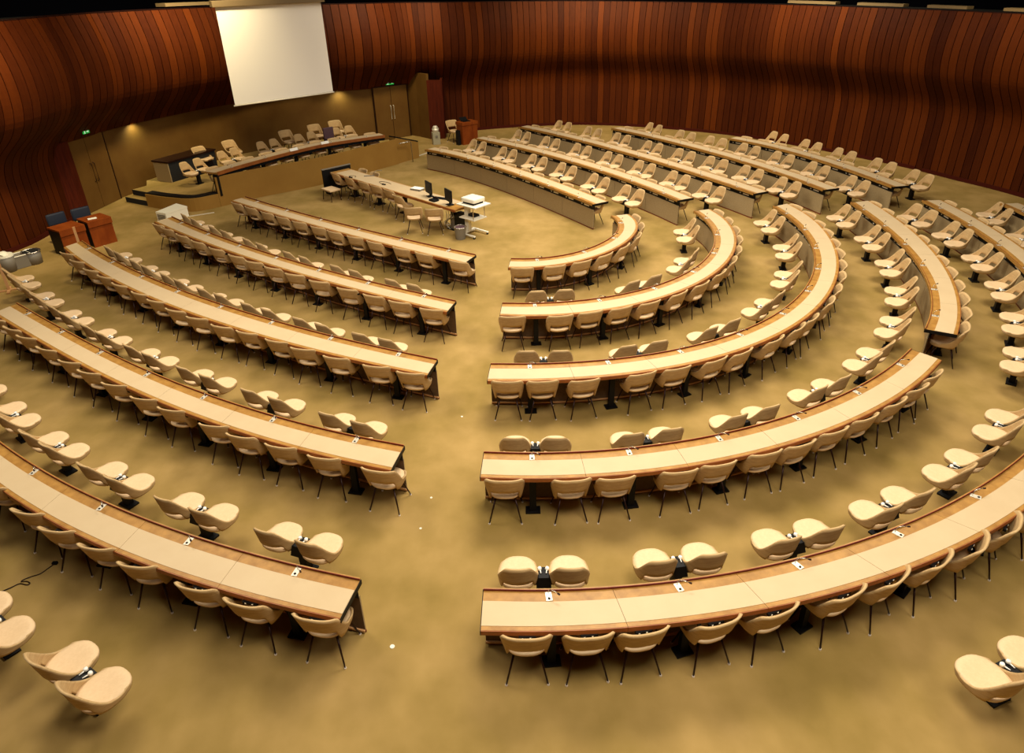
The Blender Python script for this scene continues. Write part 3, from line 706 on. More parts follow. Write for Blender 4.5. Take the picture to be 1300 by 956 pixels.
tag(wall_path('wall_return', [(-4.42, 32.49), (-3.95, 32.1), (-3.42, 31.5)], 0, 2.75, 'brown'), kind='structure')
tag(wall_path('trim_2', [(-3.42, 31.5), (-2.75, 31.5), (-2.8, 32.8)], 0, 2.5, 'jamb', .1), kind='structure')
tag(wall_path('trim_3', [(-13.66, 20.75), (-13.40, 21.1), (-13.42, 21.45)], 0, 2.3, 'jamb', .1), kind='structure')
_q = at(102, 268, 0)
bm = bmesh.new(); box(bm, -.03, .03, -.03, .03, 0, 2.05, .005, Matrix.Translation((_q.x, _q.y, 0)) @ Matrix.Rotation(.3, 4, 'Z'))
tag(obj('trim_4', bm, 'podium'), kind='structure')
def double_door(n, a, b, hz):
    a, b = Vector(a), Vector(b); t = (b - a); L = t.length; ang = math.atan2(t.y, t.x)
    root = bpy.data.objects.new('door_%d' % n, None); COL.objects.link(root); root['kind'] = 'structure'
    root.location = (a.x, a.y, 0); root.rotation_euler = (0, 0, ang)
    h = 2.24
    for i in range(2):
        bm = bmesh.new(); box(bm, L / 2 * i + .012, L / 2 * (i + 1) - .012, -.045, -.005, .01, h); lf = obj('door_leaf', bm, 'brown', root)
        bm = bmesh.new(); x = L / 2 + (-.07 if i == 0 else .07); tube(bm, [(x, -.05, .85), (x, -.10, .88), (x, -.10, 1.42), (x, -.05, 1.45)], .014, 8)
        obj('door_handle', bm, hz, lf)
    bm = bmesh.new(); box(bm, -.03, L + .03, -.05, 0, h + .005, h + .035); box(bm, -.035, -.005, -.05, 0, 0, h + .035); box(bm, L + .005, L + .035, -.05, 0, 0, h + .035); box(bm, L/2-.006, L/2+.006, -.03, 0, 0, h)
    obj('door_frame', bm, 'leg', root)
double_door(1, (-13.50, 21.27), (-13.29, 23.1), 'leg')
DA, DB = at(479.5, 178.6, 0).xy, at(520.5, 172, 0).xy
double_door(2, tuple(DA + Vector((.03, -.05))), tuple(DB + Vector((.03, -.05))), 'plate')

def exit_sign(p, ang, label):
    t = empty('exit_sign', p, ang, label=label, cat='sign', group='green exit signs')
    bm = bmesh.new(); box(bm, -.21, .21, -.04, 0, -.08, .08, .008); obj('sign_box', bm, 'green', t); t.scale = (.9, .9, .9)
    bm = bmesh.new()
    cyl(bm, (-.12, -.042, .05), (-.12, -.046, .05), .018, seg=12)
    for q in ([(-.125, .03), (-.10, .03), (-.115, -.015), (-.14, -.015)], [(-.14, -.015), (-.12, -.015), (-.16, -.065), (-.175, -.06)], [(-.13, -.012), (-.112, -.015), (-.085, -.04), (-.09, -.07), (-.105, -.068), (-.105, -.042)],
              [(-.10, .03), (-.07, .008), (-.078, -.002), (-.112, .02)], [(.0, .014), (.09, .014), (.09, .045), (.15, 0), (.09, -.045), (.09, -.014), (.0, -.014)]):
        A = [bm.verts.new((x, -.042, z)) for x, z in q]; B = [bm.verts.new((x, -.046, z)) for x, z in q]
        for i in range(len(q)): bm.faces.new((A[i], A[(i + 1) % len(q)], B[(i + 1) % len(q)], B[i]))
        bm.faces.new(A[::-1]); bm.faces.new(B)
    obj('pictogram', bm, 'signwhite', t)
DM = DA.lerp(DB, .52)
exit_sign((DM.x + .03, DM.y - .06, 2.38), math.atan2(DB.y - DA.y, DB.x - DA.x), 'small green exit sign above the far double doors')
exit_sign((-13.2, 22.15, 2.42), math.atan2(1.6, .21), 'small green exit sign above the left double doors')
bpy.data.objects['exit_sign.001'].scale = (.7, .7, .7)

# ------------------------------------------------------------------ podium (dais, curved front, table)
DZ = .34
front = [at(280, 262, 0), at(330, 250, 0), at(400, 236, 0), at(450, 223, 0), at(505, 208, 0)]
front = cr([v.xy for v in front], 40)
left_low = cr([v.xy for v in (at(190, 262, 0), at(215, 266, 0), at(248, 268, 0), at(280, 262, 0))], 20)
step_back = Vector((-12.9, 23.9))
poly = [(p.x, p.y) for p in left_low] + [(p.x, p.y) for p in front[1:]] + [(-5.2, 28.6), (-6.6, 30.9), (-8.6, 30.1), (-10.8, 27.8), (-12.3, 25.2), (-12.75, 24.1)]
bm = bmesh.new(); prism(bm, poly, .001, DZ)
tag(obj('podium_platform', bm, 'carpet'), 'low raised carpeted podium platform below the hanging screen', 'platform')
PP = bpy.data.objects['podium_platform']
bm = bmesh.new()
a0 = at(160, 256, 0).xy; a1 = at(190, 262, 0).xy
tdir = (a1 - a0).normalized(); ndir = Vector((-tdir.y, tdir.x))
if ndir.dot(Vector((1, 1))) < 0: ndir = -ndir
pa = a0 + tdir * .05
prism(bm, [tuple(pa), tuple(a1 - tdir * .02), tuple(a1 - tdir * .02 + ndir * .9), tuple(pa + ndir * .9)], .001, .17)
st = obj('step', bm, 'carpet', PP)
bm = bmesh.new(); prism(bm, [tuple(pa - ndir * .012), tuple(a1 - tdir * .02 - ndir * .012), tuple(a1 - tdir * .02), tuple(pa)], .001, .172); obj('step_edge', bm, 'dark', st)
bm = bmesh.new(); e0 = pa + ndir * .3; e1 = a1 + ndir * .3
prism(bm, [tuple(e0), tuple(e1), tuple(e1 + ndir * .9), tuple(e0 + ndir * .9)], .002, DZ + .001); st2 = obj('step', bm, 'carpet', PP)
bm = bmesh.new(); prism(bm, [tuple(e0 - ndir * .012), tuple(e1 - ndir * .012), tuple(e1), tuple(e0)], .172, DZ + .003); obj('step_edge', bm, 'dark', st2)
o = wall_path('low_wall', left_low, 0, DZ + .08, 'podium', .05, -1); o.parent = PP
o = wall_path('dark_trim', left_low, DZ + .08, DZ + .12, 'black', .26, 1); o.parent = PP
o = wall_path('curved_front', front, 0, .95, 'podium', .05, -1); o.parent = PP
# sloping parapet and handrail at the right end of the podium
pe = at(505, 208, 0).xy; q = pe + Vector((.75, .95))
bm = bmesh.new()
nd = Vector((-.55, .45)) * .5
A = [bm.verts.new(v) for v in ((pe.x, pe.y, 0), (q.x, q.y, 0), (q.x, q.y, .62), (pe.x, pe.y, 1.0))]
B = [bm.verts.new((v.co.x + nd.x, v.co.y + nd.y, v.co.z)) for v in A]
for i in range(4): bm.faces.new((A[i], A[(i + 1) % 4], B[(i + 1) % 4], B[i]))
bm.faces.new(A[::-1]); bm.faces.new(B)
o = obj('side_parapet', bm, 'podium', PP)
bm = bmesh.new(); 
A = [bm.verts.new(v) for v in ((pe.x, pe.y, 1.0), (q.x, q.y, .62), (q.x + nd.x, q.y + nd.y, .62), (pe.x + nd.x, pe.y + nd.y, 1.0))]
B = [bm.verts.new((v.co.x, v.co.y, v.co.z + .05)) for v in A]
for i in range(4): bm.faces.new((A[i], A[(i + 1) % 4], B[(i + 1) % 4], B[i]))
bm.faces.new(A[::-1]); bm.faces.new(B); obj('parapet_cap', bm, 'black', o)
bm = bmesh.new(); hx = pe + Vector((.15, -.12)); hy = pe + Vector((.55, .25))
tube(bm, [(hx.x, hx.y, .8), (hy.x - .05, hy.y - .04, .8), (hy.x, hy.y, .75), (hy.x + .02, hy.y, 0.0)], .02, 8); obj('handrail', bm, 'chrome', PP, True)

pin = [at(x, y, 1.1).xy for x, y in ((275.6, 219), (299, 211.7), (343.5, 199.4), (380, 190), (421.7, 181.2), (488.4, 171.4))]
pin = cr(pin, 30); pout = []
for i, p in enumerate(pin):
    t = (pin[min(i + 1, 29)] - pin[max(i - 1, 0)]).normalized(); n_ = Vector((-t.y, t.x))
    if n_.dot(Vector((-1, 1))) < 0: n_ = -n_
    pout.append(p + n_ * .56)
pr = Run([tuple(p) for p in pin], [tuple(p) for p in pout], 5)
t = empty('podium_table', label='curved podium table with reddish wood edge on the platform under the screen', cat='table')
bm = bmesh.new(); pr.strip(bm, .0, -.0, DZ + .685, DZ + .742, from_outer=(True, False)); obj('tabletop', bm, 'wood', t)
bm = bmesh.new(); pr.strip(bm, .12, -.05, DZ + .743, DZ + .746, from_outer=(False, True)); obj('writing_surface', bm, 'laminate', t)
bm = bmesh.new(); pr.strip(bm, -.015, 0, DZ + .66, DZ + .765); obj('front_edge', bm, 'redwood', t)
bm = bmesh.new(); pr.strip(bm, .03, .05, DZ + .56, DZ + .66); obj('gap_shade', bm, 'black', t)  # black strip painting in the shaded gap below the table edge
p, dd = pr.pt(0, .10); bm = bmesh.new(); box(bm, -.03, .03, -.10, .10, 0, .685); o = obj('end_support', bm, 'black', t); o.location = (p.x, p.y, DZ); o.rotation_euler = (0, 0, face(p, dd))
for qd in range(5):
    p, dd = pr.pt((qd + .5) / 5, .3); bm = bmesh.new(); box(bm, -.05, .05, -.05, .05, 0, .69); box(bm, -.14, .14, -.1, .1, 0, .02)
    o = obj('support_column', bm, 'black', t); o.location = (p.x, p.y, DZ); o.rotation_euler = (0, 0, face(p, dd))
for i, u in enumerate([(k + .5) / 10 for k in range(10)]):
    p, dd = pr.pt(u, .56 + .10 - .29)
    place_chair(p.x, p.y, face(p, dd), 'beige shell chair tucked behind the podium table, %s from its left' % ORD[i], 'shell chairs at the podium', 1, z=DZ)
    if i % 2 == 0:
        p, dd = pr.pt((i + 1) / 10, .10); m = copy_tree(MIC); m.location = (p.x, p.y, DZ + .744); m.rotation_euler = (0, 0, face(p, dd))
        tag(m, 'microphone plate with gooseneck on the podium table, %s from its left' % ORD[i // 2], 'microphone', 'microphone plates on the tables')
for i, (px, py) in enumerate(((249, 213), (295, 199), (344, 187), (391, 177.5), (438, 169.5))):
    p = at(px, py, DZ + .55); u = min(max((px - 270) / 220, 0), 1); _, dd = pr.pt(u, 0)
    place_pair(p.x, p.y, face(p, dd), 'twin beige seats on the podium platform behind the table, %s from left' % ORD[i], 'twin seats on the podium', z=DZ)
for i, (px, py) in enumerate(((258, 192), (295.5, 184), (366, 171), (402, 163.5), (428, 158.5))):
    p = at(px, py, DZ + .75); u = min(max((px - 260) / 220, 0), 1); _, dd = pr.pt(u, 0)
    place_chair(p.x, p.y, face(p, dd), 'large beige armchair at the back of the podium, %s from left' % ORD[i], 'armchairs against the podium wall', 1.12, z=DZ)
# two white name plates on the podium table edge
for i, (px, py) in enumerate(((384, 188.5), (422.5, 180.3))):
    p = at(px, py, DZ + .8); u = [.47, .66][i]; pp, dd = pr.pt(u, .03)
    bm = bmesh.new()
    v = [bm.verts.new(c_) for c_ in ((-.16, -.03, 0), (.16, -.03, 0), (.16, .03, 0), (-.16, .03, 0), (-.16, 0, .09), (.16, 0, .09))]
    for f in ((0, 1, 5, 4), (2, 3, 4, 5), (0, 4, 3), (1, 2, 5), (0, 3, 2, 1)): bm.faces.new([v[k] for k in f])
    o = obj('name_plate', bm, 'paper'); o.location = (pp.x, pp.y, DZ + .766); o.rotation_euler = (0, 0, face(pp, dd) + math.pi)
    tag(o, 'folded white name plate on the podium table, %s' % ('left one' if i == 0 else 'right one'), 'name plate', 'white name plates')
# plum high-backed chair
def highback(name, p, rz, z, m, label, h=1.08, group=None):
    t = empty(name, (p.x, p.y, z), rz, label=label, cat='chair', group=group)
    bm = bmesh.new(); box(bm, -.23, .23, -.22, .24, .42, .50, .03); obj('seat', bm, m, t, True)
    bm = bmesh.new(); box(bm, -.22, .22, -.28, -.20, .50, h, .035); obj('backrest', bm, m, t, True)
    bm = bmesh.new(); cyl(bm, (0, 0, .06), (0, 0, .42), .03); 
    for k in range(5):
        a = 2 * math.pi * k / 5; cyl(bm, (0, 0, .08), (.28 * math.cos(a), .28 * math.sin(a), .04), .022, .015)
    obj('pedestal', bm, 'black', t)
    for sx in (-1, 1):
        bm = bmesh.new(); tube(bm, [(sx * .25, -.2, .62), (sx * .25, .15, .62), (sx * .25, .17, .45)], .02); obj('armrest', bm, 'black', t)
p = at(421, 170, DZ + .8); _, dd = pr.pt(.66, 0)
highback('executive_chair', p, face(p, dd), DZ, 'purple', 'dark plum high-backed chair standing among beige podium seats', 1.02)
# dark cabinet at the left of the podium
BL, BR = at(200.4, 229.6, DZ).xy, at(218.3, 232, DZ).xy
ex = (BR - BL); wd = ex.length; ex.normalize(); ey = Vector((-ex.y, ex.x)); ey = ey if ey.dot(Vector((.6, 1))) > 0 else -ey
t = empty('side_cabinet', (BL.x, BL.y, DZ), math.atan2(ex.y, ex.x), label='dark equipment cabinet with pale end panel left of the podium seats', cat='cabinet')
LY = 2.1 if True else 0
bm = bmesh.new(); box(bm, 0, wd, .03, LY, .0, .66); obj('body', bm, 'dark', t)
bm = bmesh.new(); box(bm, -.01, wd + .01, 0, .03, 0, .67); obj('end_panel', bm, 'grey', t)
bm = bmesh.new(); box(bm, -.04, wd + .04, -.03, LY + .03, .67, .72, .008); obj('top', bm, 'leg', t)

# ------------------------------------------------------------------ projection screen
sa, sb = Vector((-9.36, 24.8)), Vector((-6.55, 27.45))
ang = math.atan2(sb.y - sa.y, sb.x - sa.x); L = (sb - sa).length
t = empty('projection_screen', (sa.x, sa.y, 0), ang, label='large white projection screen hanging above the podium', cat='screen')
bm = bmesh.new(); box(bm, 0, L, -.004, .004, 2.70, 5.78); obj('screen_cloth', bm, 'screen', t)
bm = bmesh.new(); cyl(bm, (-.04, 0, 2.67), (L + .04, 0, 2.67), .025, seg=10); obj('bottom_bar', bm, 'white', t, True)
bm = bmesh.new(); box(bm, -.12, L + .12, -.09, .11, 5.74, 5.93, .02); obj('housing', bm, 'pale', t)
for x in (.5, L - .5):
    bm = bmesh.new(); cyl(bm, (x, 0, 5.92), (x, 0, 9.5), .012); obj('hanging_rod', bm, 'leg', t)

# ------------------------------------------------------------------ central clerks' table with monitors
NL, FL, NR, FR = [at(x, y, .74).xy for x, y in ((419.6, 218.5), (444, 214), (577, 266.5), (590, 261))]
ex = (NR - NL).normalized(); ey = Vector((-ex.y, ex.x)); ey = ey if ey.y > 0 else -ey
LN = (NR - NL).length; WD = ((FL - NL).dot(ey) + (FR - NR).dot(ey)) / 2; WD = max(.7, min(WD, 1.2))
HA = math.atan2(ex.y, ex.x)
def hp(x, y): return NL + ex * x + ey * y
t = empty('working_table', (NL.x, NL.y, 0), HA, label='long straight table with monitors on the open floor before the podium', cat='table')
bm = bmesh.new(); box(bm, 0, LN, 0, WD, .68, .735); obj('tabletop', bm, 'wood', t)
bm = bmesh.new(); box(bm, .25, LN - .45, .04, WD - .05, .736, .740); obj('writing_surface', bm, 'laminate', t)
bm = bmesh.new(); box(bm, -.02, LN + .02, -.015, -.002, .67, .738); obj('front_edge', bm, 'redwood', t)
for x in (.8, 2.2, 3.6, LN - .5):
    bm = bmesh.new(); box(bm, x - .05, x + .05, WD * .45, WD * .45 + .1, .02, .68); box(bm, x - .15, x + .15, WD * .3, WD * .7, 0, .02); obj('support_column', bm, 'black', t)
b = empty('black_display_board', (*hp(-.12, 0), 0), HA, label='black flat board standing across the left end of the working table', cat='display')
bm = bmesh.new(); box(bm, -.03, .03, -.25, WD + .15, .10, .82, .01); obj('panel', bm, 'black', b)
bm = bmesh.new(); box(bm, -.035, .035, -.26, WD + .16, .82, .85, .004); obj('top_edge', bm, 'bin', b)
bm = bmesh.new(); box(bm, -.12, .12, -.15, -.08, 0, .10); box(bm, -.12, .12, WD, WD + .07, 0, .10); obj('foot', bm, 'black', b)
def along(px, e, z):
    """distance along the table whose point (edge offset e, height z) shows at photo column px"""
    best = 0; bd = 1e9
    for k in range(0, 900):
        x = k * .01; p = hp(x, e); v = Vector((p.x, p.y, z - CAM_Z)); dz = v.dot(fwd); xx = CX + F_PX * v.dot(rgt) / dz
        if abs(xx - px) < bd: bd = abs(xx - px); best = x
    return best
for i, px in enumerate((424, 441, 459, 475, 492, 510)):
    x = along(px, -.12, .78); p = hp(x, .15 if i < 5 else -.05)
    place_chair(p.x, p.y, HA + random.uniform(-.08, .08), 'beige shell chair on the near side of the working table, %s from left' % ORD[i], 'shell chairs at the working table')
for i, (px, py) in enumerate(((523, 263), (549.5, 264.5))):
    p = at(px, py, .80); place_chair(p.x, p.y + .28, .05, 'beige shell chair pulled away from the working table below the monitors, %s' % ('left one' if i == 0 else 'right one'), 'shell chairs at the working table')
for i, px in enumerate((461, 476)):
    x = along(px, WD + .12, .78); p = hp(x, WD - .12)
    place_chair(p.x, p.y, HA + math.pi, 'beige shell chair on the far side of the working table, %s from left' % ORD[i], 'shell chairs at the working table')
p = at(420, 240, .36)
t = empty('low_stool', (p.x, p.y, 0), HA, label='low beige-topped stool beside the black board', cat='stool')
bm = bmesh.new(); box(bm, -.28, .28, -.2, .2, .33, .38, .02); obj('seat', bm, 'leather', t)
for sx in (-1, 1):
    for sy in (-1, 1): bm = bmesh.new(); cyl(bm, (sx * .22, sy * .15, .33), (sx * .26, sy * .18, 0), .014); obj('leg', bm, 'leg', t)

def monitor(px, py, rz, label):
    p = at(px, py, .742)
    t = empty('computer_monitor', (p.x, p.y, .741), rz, label=label, cat='monitor', group='monitors on the working table')
    bm = bmesh.new(); box(bm, -.21, .21, -.02, .02, .10, .44, .008); obj('screen', bm, 'black', t)
    bm = bmesh.new(); box(bm, -.03, .03, .02, .05, 0.01, .25); box(bm, -.11, .11, -.06, .12, 0, .014, .004); obj('stand', bm, 'black', t)
monitor(545, 249.5, HA - .25, 'black computer monitor on the working table, left of the two')
monitor(570, 260, HA - .25, 'black computer monitor at the right end of the working table')
def item(name, px, py, z, rz, parts, label, cat, group=None):
    p = at(px, py, z); t = empty(name, (p.x, p.y, z), rz, label=label, cat=cat, group=group)
    for pn, m, f in parts:
        bm = bmesh.new(); f(bm); obj(pn, bm, m, t)
    return t
ZT = .741
item('keyboard', 559, 252, ZT, HA + .3, (('body', 'black', lambda b: box(b, -.22, .22, -.07, .07, 0, .025, .006)),), 'black keyboard between the two monitors', 'keyboard')
item('desk_phone', 551, 255, ZT, HA, (('base', 'black', lambda b: box(b, -.13, .13, -.09, .09, 0, .05, .01)), ('handset', 'leg', lambda b: tube(b, [(-.1, .05, .07), (-.05, .05, .09), (.05, .05, .09), (.1, .05, .07)], .018))), 'black desk phone in front of the keyboard', 'phone')
item('binder', 530, 241, ZT, HA + .25, (('cover', 'bin', lambda b: box(b, -.19, .19, -.12, .12, 0, .045, .004)), ('pages', 'paper', lambda b: box(b, -.185, .18, -.115, .115, .046, .06))), 'thick white-topped binder on the working table left of the monitors', 'binder')
item('headset', 489, 233, ZT, HA, (('headband', 'black', lambda b: tube(b, [(.28 * math.cos(a_), .10 * math.sin(a_), .012) for a_ in [k * .3 for k in range(2, 17)]], .006)), ('ear_cup', 'black', lambda b: (cyl(b, (.05, -.12, 0), (.05, -.12, .03), .035), cyl(b, (.13, -.11, 0), (.13, -.11, .03), .035)))), 'black headset with cable lying mid-way on the working table', 'headset')
item('headset', 447.5, 224.5, ZT, HA, (('headband', 'black', lambda b: tube(b, [(.14 * math.cos(a_), .10 * math.sin(a_), .012) for a_ in [k * .35 for k in range(0, 15)]], .005)), ('ear_cup', 'black', lambda b: (cyl(b, (.0, -.10, 0), (.0, -.10, .03), .03), cyl(b, (.08, -.08, 0), (.08, -.08, .03), .03)))), 'black headset at the left end of the working table', 'headset')
item('table_microphone', 470, 223.5, ZT, HA + .9, (('base', 'bin', lambda b: box(b, -.2, .14, -.025, .025, 0, .02, .004)), ('gooseneck', 'chrome', lambda b: tube(b, [(.1, 0, .02), (.14, 0, .12), (.25, 0, .17), (.4, 0, .16)], .008))), 'slim microphone arm on the far edge of the working table', 'microphone')

# trolley with overhead projector
C0 = at(595, 296, 0)
ca = HA + .05
t = empty('projector_trolley', (C0.x, C0.y, 0), ca, label='white metal trolley on castors at the right end of the working table', cat='trolley')
bm = bmesh.new(); box(bm, -.07, .07, -.06, .06, .08, .88, .01); obj('column', bm, 'white', t)
bm = bmesh.new(); box(bm, -.12, .62, -.30, .32, .88, .915, .01); obj('top_tray', bm, 'white', t)
bm = bmesh.new(); box(bm, -.10, .5, -.24, .26, .50, .53, .008); obj('shelf', bm, 'white', t)
for y in (-.26, .26):
    bm = bmesh.new(); box(bm, -.10, .52, y - .03, y + .03, .05, .09, .01); ft = obj('foot', bm, 'white', t)
    for x in (-.07, .49):
        bm = bmesh.new(); cyl(bm, (x, y - .02, .03), (x, y + .02, .03), .03, seg=12); obj('castor', bm, 'black', ft)
bm = bmesh.new(); box(bm, -.05, .05, -.26, .26, .05, .09); obj('base_bar', bm, 'white', t)
for x, y in ((.45, -.22), (.45, .22)):
    bm = bmesh.new(); cyl(bm, (x, y, .53), (x, y, .88), .012); obj('strut', bm, 'chrome', t)
P0 = Vector((C0.x, C0.y)) + Matrix.Rotation(ca, 2) @ Vector((.2, .03))
t = empty('overhead_projector', (P0.x, P0.y, .916), ca, label='cream rounded projector resting on the white trolley', cat='projector')
bm = bmesh.new(); box(bm, -.2, .22, -.19, .19, 0, .05, .01); obj('base', bm, 'black', t)
bm = bmesh.new(); box(bm, -.24, .26, -.22, .23, .05, .17, .045); obj('lid', bm, 'white', t, True)
item('black_device', 601, 274, .531, ca, (('body', 'black', lambda b: box(b, -.14, .14, -.1, .1, 0, .06, .01)),), 'flat black device on the lower trolley shelf', 'device')
item('computer_tower', 582, 289, 0, HA, (('case', 'black', lambda b: box(b, -.1, .1, -.2, .2, 0, .44, .008)), ('front_panel', 'bin', lambda b: box(b, -.085, .085, -.212, -.202, .02, .42))), 'black computer tower on the floor beside the trolley', 'computer')
item('waste_basket', 585, 303, 0, 0, (('basket', 'bin', lambda b: cyl(b, (0, 0, 0), (0, 0, .34), .13, .17, 16, True)), ('rim', 'chrome', lambda b: tube(b, [(.175 * math.cos(k * .42), .175 * math.sin(k * .42), .345) for k in range(16)], .01)), ('contents', 'purple', lambda b: cyl(b, (0, 0, .33), (0, 0, .355), .15, .12, 12))), 'metal waste basket on the floor in front of the trolley', 'basket')
bm = bmesh.new()
for k, (px, py) in enumerate(((565, 287), (568, 289), (571, 291), (574, 288))):
    p = at(px, py, 0); q_ = hp(LN - .35 - .1 * k, .2)
    tube(bm, [(q_.x, q_.y, .665), (q_.x + .04, q_.y - .1, .45), (p.x - .05 * k, p.y + .1, .12), (p.x, p.y, .012), (p.x + .2, p.y + .15, .012), (p.x + .3, p.y + .3 + .05 * k, .012)], .014)
tag(obj('cable_bundle', bm, 'white', None, True), 'loose white cables hanging from the right end of the working table', 'cables')

# ------------------------------------------------------------------ far lectern, cooler
A_, B_ = at(588, 184.5, 0).xy, at(607.5, 181, 0).xy
ex = (B_ - A_).normalized(); w_ = (B_ - A_).length
t = empty('wooden_lectern', (A_.x, A_.y, 0), math.atan2(ex.y, ex.x), label='orange wooden lectern against the far battened wall', cat='lectern')
bm = bmesh.new(); box(bm, .02, w_ - .02, 0, .5, 0, .80); obj('body', bm, 'desk', t)
bm = bmesh.new(); box(bm, 0, w_, -.03, .53, .80, .93, .01); obj('top', bm, 'desk', t)
bm = bmesh.new(); box(bm, w_ * .62, w_ * .63, -.035, -.028, .02, .92); obj('joint', bm, 'rail', t)
p = A_ + ex * (w_ * .45) + Vector((-ex.y, ex.x)) * .25
t = empty('laptop', (p.x, p.y, .931), math.atan2(ex.y, ex.x), label='black laptop lying on the far wooden lectern', cat='laptop')
bm = bmesh.new(); box(bm, -.17, .17, -.12, .12, 0, .02); obj('base', bm, 'black', t)
bm = bmesh.new(); box(bm, -.17, .17, -.01, .01, 0, .2, 0, Matrix.Translation((0, .12, .01)) @ Matrix.Rotation(-.9, 4, 'X')); obj('lid', bm, 'black', t)
p = A_ + Vector((-ex.y, ex.x)) * .82 + ex * .12
place_chair(p.x, p.y, math.atan2(ex.y, ex.x) + math.pi, 'beige shell chair behind the far wooden lectern', 'shell chairs by the lectern', 1.12)
p = A_ - ex * .10 + Vector((-ex.y, ex.x)) * .2
t = empty('speaker_box', (p.x, p.y, 0), math.atan2(ex.y, ex.x), label='narrow black box standing left of the far lectern', cat='speaker')
bm = bmesh.new(); box(bm, -.06, .06, -.10, .10, 0, .62, .01); obj('cabinet', bm, 'black', t)
p = at(554, 183, 0)
t = empty('water_cooler', (p.x, p.y, 0), .3, label='small white water cooler by the brown corner of the far wall', cat='water cooler')
bm = bmesh.new(); box(bm, -.16, .16, -.16, .16, 0, .52, .02); obj('cabinet', bm, 'cooler', t)
bm = bmesh.new(); cyl(bm, (0, 0, .52), (0, 0, .68), .14, .15, 16); cyl(bm, (0, 0, .68), (0, 0, .78), .15, .07, 16); obj('bottle', bm, 'plate', t, True)
bm = bmesh.new(); box(bm, -.05, .05, -.19, -.16, .32, .40); obj('tap', bm, 'bin', t)

# ------------------------------------------------------------------ desks by the left wall
def desk(pts, z, label):
    P = [at(x, y, z).xy for x, y in pts]      # back-left, back-right, front-right, front-left of the top
    fl, fr, br, bl = P[3], P[2], P[1], P[0]
    ex = (fr - fl).normalized(); ey = Vector((-ex.y, ex.x)); ey = ey if ey.dot(bl - fl) > 0 else -ey
    w_ = (fr - fl).length; d_ = max(.45, ((bl - fl).dot(ey) + (br - fr).dot(ey)) / 2)
    t = empty('wooden_desk', (fl.x, fl.y, 0), math.atan2(ex.y, ex.x), label=label, cat='desk', group='wooden desks by the left wall')
    s_ = 1 if (Matrix.Rotation(math.atan2(ex.y, ex.x), 2) @ Vector((0, 1))).dot(ey) > 0 else -1
    bm = bmesh.new(); box(bm, 0, w_, 0, s_ * d_, z - .05, z, .006); obj('top', bm, 'desk', t)
    bm = bmesh.new(); box(bm, .01, w_ - .01, s_ * .03, s_ * .06, 0, z - .16); obj('front_panel', bm, 'desk', t)
    bm = bmesh.new(); box(bm, .0, w_, s_ * .0, s_ * .03, z - .17, z - .05); obj('apron', bm, 'desk', t)
    for x in (.02, w_ - .04):
        bm = bmesh.new(); box(bm, x, x + .02, s_ * .06, s_ * d_, 0, z - .05); obj('side_panel', bm, 'black', t)
    return fl, fr, ex, ey, d_
dB = desk(((98.8, 276.5), (127.8, 270.4), (140.7, 274.7), (110.5, 282.7)), .74, 'orange wooden desk by the left wall with a paper on top')
dA = desk(((64.8, 287), (93.2, 279.6), (107.0, 284.6), (74.7, 293.8)), .74, 'orange wooden desk by the left wall behind the third left table')
p = at(117, 277.5, .742)
bm = bmesh.new(); box(bm, -.11, .11, -.08, .08, 0, .006)
o = obj('paper_sheet', bm, 'paper'); o.location = (p.x, p.y, .741); o.rotation_euler = (0, 0, .6); tag(o, 'small white paper lying on the right wooden desk', 'paper')
for (px, py), dk, lab in (((104, 271), dB, 'dark blue padded chair behind the right wooden desk'), ((73, 278), dA, 'dark blue padded chair behind the left wooden desk')):
    p = at(px, py, .70)
    t = empty('padded_chair', (p.x, p.y, 0), math.atan2(dk[2].y, dk[2].x) + (0 if dk[3].dot(Vector((-1, 1))) > 0 else math.pi) + math.pi, label=lab, cat='chair', group='blue chairs at the wooden desks')
    bm = bmesh.new(); box(bm, -.24, .24, -.05, .42, .42, .48, .025); obj('seat', bm, 'blue', t, True)
    bm = bmesh.new()
    for k in range(10):
        pass
    box(bm, -.25, .25, -.10, -.04, .52, .86, .05); obj('backrest', bm, 'blue', t, True)
    for sx in (-1, 1):
        bm = bmesh.new(); tube(bm, [(sx * .2, .4, 0), (sx * .2, .38, .42), (sx * .2, -.07, .43), (sx * .2, -.09, .6)], .013); tube(bm, [(sx * .2, -.05, .43), (sx * .2, -.1, 0)], .013); obj('leg', bm, 'black', t)

def stand(px, py, z, label):
    p = at(px, py, z)
    t = empty('timber_floor_stand', (p.x, p.y, 0), .5, label=label, cat='stand', group='timber floor stands')
    bm = bmesh.new(); box(bm, -.03, .03, -.02, .02, .03, .95, .004); obj('post', bm, 'tan', t)
    bm = bmesh.new(); box(bm, -.24, .24, -.035, .035, 0, .035, .006); box(bm, -.035, .035, -.24, .24, 0, .034, .006); obj('cross_foot', bm, 'tan', t)
stand(12, 369, .0, 'pale timber post on a cross foot at the left picture edge')
stand(93, 288, .95, 'pale timber post standing at the far end of the third left table')

